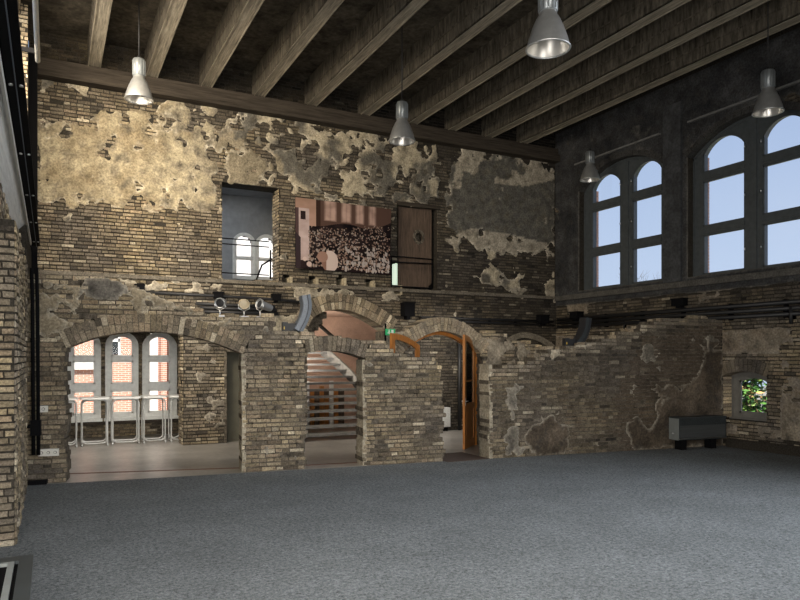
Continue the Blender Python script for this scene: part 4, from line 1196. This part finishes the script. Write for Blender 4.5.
# ---- exit sign
es = empty('exit_sign', DOORW.pt(*DOORW.at(390, 332, .1), .1)); tag(es, 'green emergency exit sign beside the pale arch', 'sign')
a, z = DOORW.at(390.5, 332, .1)
q = MB(); q.wbox(DOORW, a - .11, a + .11, z - .065, z + .065, .05, .10); local(q, es).build('panel', M['green'], es)
q = MB()      # running figure and doorway pictogram
q.wbox(DOORW, a + .02, a + .07, z - .045, z + .045, .10, .103)
q.wbox(DOORW, a - .045, a - .02, z - .01, z + .03, .10, .103); q.wbox(DOORW, a - .042, a - .023, z + .034, z + .05, .10, .103)
q.wbox(DOORW, a - .07, a - .035, z - .03, z - .012, .10, .103); q.wbox(DOORW, a - .03, a - .0, z - .045, z - .012, .10, .103)
local(q, es).build('pictogram', M['white'], es)
q = MB(); sx, sz = DOORW.at(385.5, 334, .06); q.tube([DOORW.pt(sx, sz - .35, .06), DOORW.pt(sx, sz + .22, .06)], .022, 8); local(q, es).build('post', M['black'], es)

# ---- spotlights on the wall top
SD = -.2
for px, py, label, aim, m_ in ((220, 303, 'silver spotlight, left one of the trio on the broken wall top', (-.35, .75, -.15), 'chrome'),
                               (244, 304, 'cream spotlight, middle one of the trio on the broken wall top', (.1, .9, -.2), 'cream'),
                               (260, 304, 'silver spotlight with long barrel, right one of the trio on the wall top', (-.85, .55, .25), 'chrome')):
    a, z = LOW.at(px, py, SD); C0 = LOW.pt(a, z, SD); zb = interp(top, a) - .02
    zb = math.floor((interp(top, a)) / ROW + .5) * ROW
    root = empty('spotlight', LOW.pt(a, zb, SD)); tag(root, label, 'spotlight', 'spotlights on the wall top')
    ax = (LOW.u * aim[0] + LOW.n * aim[1] + Vector((0, 0, aim[2]))).normalized()
    q = MB(); L_ = .26 if 'long' in label else .17
    q.lathe([(.001, -L_), (.06, -L_), (.068, -L_ + .03), (.072, -.05), (.088, -.02), (.092, .03), (.082, .03), (.07, .0)], C0, ax, 24); local(q, root).build('lamp_head', M['bell'] if m_ == 'chrome' else M['cream'], root)
    q = MB(); q.lathe([(.07, .002), (.04, .01), (.001, .012)], C0, ax, 20); local(q, root).build('lens', M['speakerdark'] if m_ == 'chrome' else M['cream'], root)
    q = MB(); s_ = ax.cross(Vector((0, 0, 1))).normalized()
    base = LOW.pt(a, zb, SD)
    q.tube([C0 + s_ * .095, C0 + s_ * .095 - Vector((0, 0, .08)), Vector((C0.x, C0.y, C0.z - .13)), C0 - s_ * .095 - Vector((0, 0, .08)), C0 - s_ * .095], .01, 8)
    q.tube([Vector((C0.x, C0.y, C0.z - .13)), Vector((C0.x, C0.y, zb + .02))], .014, 8); local(q, root).build('bracket', M['chrome'], root)
    q = MB(); q.box((C0.x - .07, C0.y - .05, zb - .005), (C0.x + .07, C0.y + .05, zb + .025)); local(q, root).build('base', M['chrome'], root)

# ---- curved column loudspeakers
def curved_speaker(pts, d, w, dep, label, body, front, tagm):
    C = [LOW.at(x, y, d) for x, y in pts]; Q = arc_pts(C, .06)
    root = empty('column_speaker', LOW.pt(Q[-1].x, Q[-1].y, d)); tag(root, label, 'loudspeaker', 'curved column loudspeakers')
    def sweep(a0, a1, d0, d1):
        q = MB(); E0 = arch_offset(Q, a0); E1 = arch_offset(Q, a1)
        for i in range(len(Q) - 1):
            P = LOW.pt
            p = [E0[i], E1[i], E1[i + 1], E0[i + 1]]
            q.hexa([P(v.x, v.y, d + d0) for v in p] + [P(v.x, v.y, d + d1) for v in p])
        return q
    local(sweep(-w / 2, w / 2, -dep / 2, dep / 2), root).build('cabinet', body, root)
    local(sweep(-w * .42, w * .02, dep / 2, dep / 2 + .012), root).build('grille', front, root)
    local(sweep(w * .10, w * .16, dep / 2, dep / 2 + .008), root).build('seam', M['speakerdark'], root)
    e = Q[-2]
    q = MB(); q.wbox(LOW, e.x - .22, e.x, e.y - .06, e.y + .08, d - .05, d + .05); q.wbox(LOW, e.x - .30, e.x - .2, e.y - .14, e.y + .1, d - .06, d + .06); local(q, root).build('bracket', M['speakerdark'], root)
    q = MB(); q.wbox(LOW, e.x - .28, e.x - .26, e.y - .03, e.y + .02, d + .06, d + .065); local(q, root).build('tag', M['yellow'], root)
curved_speaker([(304.5, 295.5), (306, 306), (303.5, 318), (297, 331)], -.2, .16, .26, 'grey curved column speaker on the wall top left of the stair', M['speaker'], M['spkgrille'], 0)
curved_speaker([(585.5, 318), (584.5, 327), (581, 337), (574.5, 345)], -.2, .14, .24, 'black curved column speaker on the broken wall before the corner', M['speakerdark'], M['darkmetal'], 0)

# ---- convector heaters
def heater_box(root, W, a0, a1, z0, z1, d0, d1):
    B = lambda nm, m, fn, par=root: local_build(nm, m, fn, root, par)
    B('housing', M['darkmetal'], lambda q: (q.wbox(W, a0, a1, z0, z1 - .03, d0, d1), q.wbox(W, a0 - .01, a1 + .01, z1 - .03, z1, d0, d1 + .015)))
    fp = B('front_panel', M['heater'], lambda q: q.wbox(W, a0 + .03, a1 - .03, z0 + .03, z1 - .18, d1, d1 + .012))
    B('grille', M['darkmetal'], lambda q: [q.wbox(W, a0 + .04, a1 - .04, z1 - .16 + k * .02, z1 - .148 + k * .02, d1, d1 + .012) for k in range(6)])
    B('end_panel', M['heaterend'], lambda q: q.wbox(W, a0 - .012, a0, z0, z1 - .03, d0, d1))
    B('trim_strip', M['chrome'], lambda q: q.wbox(W, a0, a1, z0 + .02, z0 + .035, d1 + .005, d1 + .016))
    return root
def local_build(nm, m, fn, root, par):
    q = MB(); fn(q); return local(q, root).build(nm, m, par)
M['heater'] = mat('heater_front', (.085, .092, .095), .3, metal=.3, nscale=4, namp=.2, stretch=(.3, .3, 12))
M['heaterend'] = mat('heater_end', (.20, .215, .21), .45, nscale=5, namp=.12)
h0 = LOW.at(679, 440, .36); h1 = LOW.at(726, 440, .36); hz1 = LOW.at(679, 417.5, .36)[1]; hz0 = LOW.at(679, 440.5, .36)[1]
HT = empty('convector_heater', LOW.pt((h0[0] + h1[0]) / 2, 0, .2)); tag(HT, 'dark steel convector heater against the broken wall by the small window', 'heater')
heater_box(HT, LOW, h0[0], h1[0], hz0, hz1, .07, .36)
for x in (h0[0] + .12, h1[0] - .35): local_build('foot', M['black'], lambda q: q.wbox(LOW, x, x + .14, .008, hz0, .1, .3), HT, HT)
local_build('valve', M['chrome'], lambda q: q.lathe([(.001, .02), (.02, .02), (.02, 0)], LOW.pt(h0[0] - .012, hz0 + .14, .2), -LOW.u, 12), HT, HT)
# near heater under the left bay
NW = Wall(-.13, 0, 0, 1, 1, 0)
H2 = empty('convector_heater', (-.4, 4.4, 0)); tag(H2, 'low grey heater with slotted top at the bottom corner beside the pier', 'heater')
za = .56
B2 = lambda nm, m, fn: local_build(nm, m, fn, H2, H2)
B2('housing', M['darkmetal'], lambda q: (q.box((-.75, 2.2, .008), (-.13, 5.62, za - .03)), q.box((-.20, 2.2, za - .03), (-.11, 5.64, za)), q.box((-.60, 5.5, za - .03), (-.20, 5.64, za)), q.box((-.75, 2.2, za - .03), (-.6, 5.64, za))))
B2('grille', M['black'], lambda q: q.box((-.6, 2.2, za - .028), (-.20, 5.5, za - .02)))
B2('slat', M['heaterend'], lambda q: q.box((-.265, 2.2, za - .02), (-.225, 5.45, za + .004)))
B2('slat', M['darkmetal'], lambda q: q.box((-.36, 2.2, za - .02), (-.315, 5.45, za + .002)))
B2('end_cap', M['heaterend'], lambda q: q.box((-.6, 5.46, za - .02), (-.225, 5.5, za + .002)))

# ---- white high tables behind the arch
TW = Wall(0, 16.9, 1, 0, 0, -1)
tl = [(57, 78.5), (79.5, 109), (110, 140), (141, 166), (168, 183)]
names = ['leftmost white high table, half hidden by the arch jamb', 'second white high table from the left behind the arch', 'middle one of the white high tables behind the arch', 'fourth white high table from the left behind the arch', 'short white high table at the right end of the row, before the wall edge']
for k, (p0_, p1_) in enumerate(tl):
    a0, a1 = TW.at(p0_, 420)[0], TW.at(p1_, 420)[0]; zt = 1.09
    root = empty('high_table', TW.pt((a0 + a1) / 2, 0, 0)); tag(root, names[k], 'table', 'white high tables')
    ov = .0
    B3 = lambda nm, m, fn: local_build(nm, m, fn, root, root)
    def topm(q):
        n = 8; r = .06; x0, x1, y0, y1 = a0 + .005, a1 - .005, -.3, .3
        ring = []
        for cx_, cy_, st_ in ((x1 - r, y1 - r, 0), (x0 + r, y1 - r, 1), (x0 + r, y0 + r, 2), (x1 - r, y0 + r, 3)):
            for j in range(n + 1):
                an = math.pi / 2 * (st_ + j / n); ring.append((cx_ + r * math.cos(an), cy_ + r * math.sin(an)))
        m_ = len(ring)
        q.add([TW.pt(x, zt, y) for x, y in ring] + [TW.pt(x, zt - .04, y) for x, y in ring], [tuple(range(m_)), tuple(range(m_, 2 * m_))[::-1]] + [(j, (j + 1) % m_, m_ + (j + 1) % m_, m_ + j) for j in range(m_)])
    B3('tabletop', M['white'], topm)
    for dy in (.2, -.2):
        def legs(q):
            r = .11; x0, x1 = a0 + .045, a1 - .045; z0, z1 = .06, zt - .06; pts = []
            for cx_, cz_, st_ in ((x1 - r, z1 - r, 0), (x0 + r, z1 - r, 1), (x0 + r, z0 + r, 2), (x1 - r, z0 + r, 3)):
                for j in range(7):
                    an = math.pi / 2 * (st_ + j / 6); pts.append(TW.pt(cx_ + r * math.cos(an), cz_ + r * math.sin(an), dy))
            q.tube(pts, .017, 8, closed=True)
        B3('leg', M['tubew'] if 'tubew' in M else M.setdefault('tubew', mat('white_tube', (.55, .56, .55), .35, metal=.2)), legs)
    for x in (a0 + .045, a1 - .045):
        B3('foot', M['tubew'], lambda q: (q.tube([TW.pt(x, .035, -.24), TW.pt(x, .035, .24)], .018, 8), q.tube([TW.pt(x, 0, .2), TW.pt(x, .3, .2)], .016, 8), q.tube([TW.pt(x, 0, -.2), TW.pt(x, .3, -.2)], .016, 8)))

# ---- crane girder and ducts along the left wall
gd = empty('crane_girder', (-.25, 8, 4.2)); tag(gd, 'black steel crane girder running along the top of the left wall', 'girder')
local_build('flange', M['black'], lambda q: q.box((-.31, -5.9, 4.2), (-.185, 15.3, 4.225)), gd, gd)
local_build('web', M['black'], lambda q: q.box((-.335, -5.9, 4.225), (-.31, 15.3, 4.75)), gd, gd)
local_build('rail', M['speaker'], lambda q: q.box((-.252, -5.9, 4.188), (-.244, 15.3, 4.2)), gd, gd)  # thin blue grey strip, a painted highlight along the flange
for y in (4.2, 6.3, 8.4, 10.5, 12.6, 14.7):
    local_build('bolt', M['chrome'], lambda q: [q.lathe([(.001, -.012), (.016, -.012), (.016, 0)], (-.285 + dx, y, 4.2), (0, 0, 1), 10) for dx in (0, .075)], gd, gd)
dt = empty('cable_duct', (-.43, 8, 4.15)); tag(dt, 'pale grey steel duct under the black girder on the left', 'duct')
local_build('body', M['greysteel'], lambda q: (q.hexa([(-.515, -5.9, 3.97), (-.335, -5.9, 4.15), (-.335, 14.6, 4.15), (-.515, 14.6, 3.97), (-.515, -5.9, 4.19), (-.335, -5.9, 4.19), (-.335, 14.6, 4.19), (-.515, 14.6, 4.19)]), 0), dt, dt)
local_build('edge', M['whiteplastic'], lambda q: q.box((-.345, -5.9, 4.11), (-.32, 14.6, 4.19)), dt, dt)
pc = MB(); pc.box((-.36, 15.55, 0.0), (-.03, 15.72, 8.0))
cp = MB(); cp.box((-.42, 15.5, 3.6), (-.235, 15.7, 8.17))  # black post added for the dark pipe and shadow in this corner
o = tag(cp.build('dark_corner_post', M['black']), 'black post put in for the dark pipe and shadow of the left back corner', 'post')
wp = MB(); wp.tube([(-.17, 3.0, 6.55), (-.17, 11.6, 6.46)], .035, 10)
o = tag(wp.build('white_conduit', M['whiteplastic']), 'white tube high on the left wall near the corner', 'pipe')
for y in (4.5, 8.0, 11.4):
    q = MB(); q.box((-.52, y, 6.49), (-.13, y + .03, 6.56)); q.build('clip', M['black'], o)

# ================================================================== outside
mb = MB(); mb.box((-14, 30, -1), (3.35, 30.4, 9.0)); mb.box((4.05, 29.4, -1), (4.28, 30.3, 14)); mb.box((4.4, 29.4, -1), (4.48, 30.3, 10))
ob = mb.build('brick_building', M['facade']); tag(ob, 'sunlit red brick building outside the passage windows', 'building')
mb = MB(); mb.box((3.3, 30.3, -1), (14, 30.5, 12)); mb.build('wall_panel', M['extwhite'], ob)
mb = MB()
for x in (-2.0, .2, 2.32): mb.box((x - .2, 29.93, 2.1), (x + .2, 29.98, 3.9))
mb.build('window', M['darkmetal'], ob)
mb = MB()
for x in (-2.0, .2, 2.32): mb.box((x - .2, 29.9, 2.62), (x + .2, 29.94, 2.75)); mb.box((x - .25, 29.9, 2.0), (x - .18, 29.95, 4.0)); mb.box((x + .13, 29.9, 2.0), (x + .22, 29.95, 4.0))
mb.build('window_frame', M['extwhite'], ob)
mb = MB(); mb.box((-14, 29.85, 1.5), (1.9, 30.0, 1.88)); mb.build('string_course', M['extwhite'], ob)
mb = MB(); mb.box((-40, 18.9, -1.2), (60, 90, -1)); mb.box((RIGHTX + .6, -20, -1.2), (80, 18.9, -1))
struct(mb.build('ground', mat('ground_outside', (.25, .24, .2), .95, nscale=1, namp=.2)), 'pale ground outside the building', 'ground')
# leaves outside the small window
sh = empty('leafy_shrub', (17.5, 12.2, -1)); tag(sh, 'sunlit green and yellow shrub outside the small low window', 'shrub')
q = MB()
for k in range(7):
    a = R.uniform(-1, 1); pts = [Vector((17.5 + a * .2, 12.4 + a * .4, -1))]
    for j in range(5): pts.append(pts[-1] + Vector((R.uniform(-.25, .25), R.uniform(-.3, .3) + a * .15, .8)))
    q.tube(pts, [.06 - .009 * j for j in range(6)], 6)
local(q, sh).build('stem', M['bark'], sh)
q = MB(); RL = random.Random(9)
for k in range(8000):
    c = Vector((17.5 + RL.gauss(0, .55), 12.2 + RL.gauss(0, 1.3), RL.uniform(-.8, 4.0)))
    l = RL.uniform(.06, .13); u = Vector((RL.gauss(0, 1), RL.gauss(0, 1), RL.gauss(0, .7))).normalized(); v = u.orthogonal().normalized()
    t = RL.random(); col = (.10, .26, .045) if t < .45 else (.24, .40, .07) if t < .7 else (.04, .12, .025) if t < .84 else (.62, .38, .16) if t < .94 else (.75, .62, .4)
    q.add([c - u * l, c + v * l * .45, c + u * l, c - v * l * .45], [(0, 1, 2, 3)], 0, mul(col, RL.uniform(.7, 1.3)))
fo = local(q, sh).build('foliage', M['leaf'], sh)
# bare twigs outside the far tall window
bt = empty('bare_tree', (19.5, 18.2, -1)); tag(bt, 'thin bare tree outside the far tall window', 'tree')
q = MB()
def branch(p, d, l, r, n):
    e = p + d * l; q.tube([p, p.lerp(e, .5) + Vector((R.uniform(-.05, .05), R.uniform(-.05, .05), 0)), e], [r, r * .8, r * .6], 5)
    if n:
        for _ in range(3):
            dd = (d + Vector((R.uniform(-.7, .7), R.uniform(-.7, .7), R.uniform(-.1, .4)))).normalized(); branch(e, dd, l * .62, r * .55, n - 1)
branch(Vector((19.5, 18.2, -1)), Vector((.02, -.05, 1)), 2.7, .03, 4)
local(q, bt).build('trunk', M['bark'], bt)

# ================================================================== light
w = bpy.data.worlds.new('sky'); sc.world = w; w.use_nodes = True
N, L = w.node_tree.nodes, w.node_tree.links
bg = N['Background']
tc = N.new('ShaderNodeTexCoord'); sp = N.new('ShaderNodeSeparateXYZ'); L.new(tc.outputs['Generated'], sp.inputs[0])
cr = N.new('ShaderNodeValToRGB'); L.new(sp.outputs['Z'], cr.inputs[0])
e = cr.color_ramp.elements; e[0].position = 0; e[0].color = (.60, .73, .92, 1); e[1].position = .6; e[1].color = (.24, .35, .62, 1)
nz = N.new('ShaderNodeTexNoise'); nz.inputs['Scale'].default_value = 2.2; nz.inputs['Detail'].default_value = 5
L.new(tc.outputs['Generated'], nz.inputs['Vector'])
mr = N.new('ShaderNodeMapRange'); mr.inputs[1].default_value = .45; mr.inputs[2].default_value = .8; mr.inputs[3].default_value = 0; mr.inputs[4].default_value = .35; L.new(nz.outputs[0], mr.inputs[0])
mx = N.new('ShaderNodeMix'); mx.data_type = 'RGBA'; mx.inputs['B'].default_value = (.72, .76, .85, 1)
L.new(mr.outputs[0], mx.inputs['Factor']); L.new(cr.outputs[0], mx.inputs['A']); L.new(mx.outputs['Result'], bg.inputs[0])
bg.inputs[1].default_value = 1.0

def area(name, loc, rot, sx, sy, power, col):
    l = bpy.data.lights.new(name, 'AREA'); l.shape = 'RECTANGLE'; l.size = sx; l.size_y = sy; l.energy = power; l.color = col
    o = bpy.data.objects.new(name, l); COL.objects.link(o); o.location = loc
    o.rotation_euler = rot; return o
def aim(o, tgt):
    o.rotation_euler = (Vector(tgt) - o.location).to_track_quat('-Z', 'Y').to_euler()
sun = bpy.data.lights.new('sun', 'SUN'); sun.energy = 9; sun.angle = .01; sun.color = (1, .94, .85)
so = bpy.data.objects.new('sun', sun); COL.objects.link(so); so.rotation_euler = Vector((.10, .58, -.80)).to_track_quat('-Z', 'Y').to_euler()
# area lights added to light the hall; left bay windows are assumed, none built
a = area('left_bay_fill', (-1.3, 2.8, 2.6), (0, 0, 0), 5.5, 3.4, 550, (1, .95, .88)); aim(a, (6, 8, .3)); a.data.spread = math.radians(130)  # unseen fill added from the left, the wall behind it is solid
a = area('left_high_daylight', (-.75, 11.6, 6.9), (0, 0, 0), 4.4, 2.4, 400, (1, .86, .66)); aim(a, (4, 17.5, 4.6)); a.data.spread = math.radians(120)  # area light added in the reveal of the high left window
a = area('rear_fill', (2.0, -5.6, 4.0), (0, 0, 0), 6, 4.5, 360, (1, .95, .88)); aim(a, (2.5, 16, 2.0)); a.data.spread = math.radians(110)  # added frontal fill, the rear wall has no window
a = area('right_near_fill', (RIGHTX - .3, 2.5, 5.4), (0, 0, 0), 6, 3, 540, (.88, .93, 1)); aim(a, (5, 5, 0)); a.data.spread = math.radians(95)  # unseen fill added from the right, a window here is only assumed
a = area('passage_fill', (1.6, 14.3, 2.95), (0, 0, 0), 2.2, .5, 50, (1, .95, .86)); aim(a, (1.6, 17.0, .5))  # added unseen fill to brighten the passage, no fitting
a = area('stair_hall_fill', (5.6, 17.3, 2.0), (0, 0, 0), .5, .8, 70, (1, .92, .82)); aim(a, (7.8, 19.8, 2.2))  # added fill to brighten the pink stair wall, hidden from view
a = area('upper_room_fill', (2.6, 17.5, 6.2), (0, 0, 0), 1.5, .8, 45, (.85, .92, 1)); aim(a, (2.6, 17.9, 3.6))  # unseen fill added for the upper room
a = area('door_passage_fill', (9.2, 14.4, 3.0), (0, 0, 0), 1.5, .4, 45, (1, .95, .88)); aim(a, (9.0, 15.5, 0))  # added fill behind the doors, without a fitting

# ================================================================== camera
cd = bpy.data.cameras.new('camera'); co = bpy.data.objects.new('camera', cd); COL.objects.link(co)
co.location = (0, 0, CH); co.rotation_euler = (math.pi / 2, 0, -math.radians(27.2))
cd.sensor_fit = 'HORIZONTAL'; cd.sensor_width = 36; cd.lens = FL / 800 * 36; cd.shift_y = (HY - 300) / 800; cd.clip_start = .02
sc.camera = co
sc.view_settings.view_transform = 'Standard'; sc.view_settings.look = 'None'; sc.view_settings.gamma = 1; sc.view_settings.use_curve_mapping = False
sc.view_settings.exposure = 0.0
sc.cycles.use_denoising = True
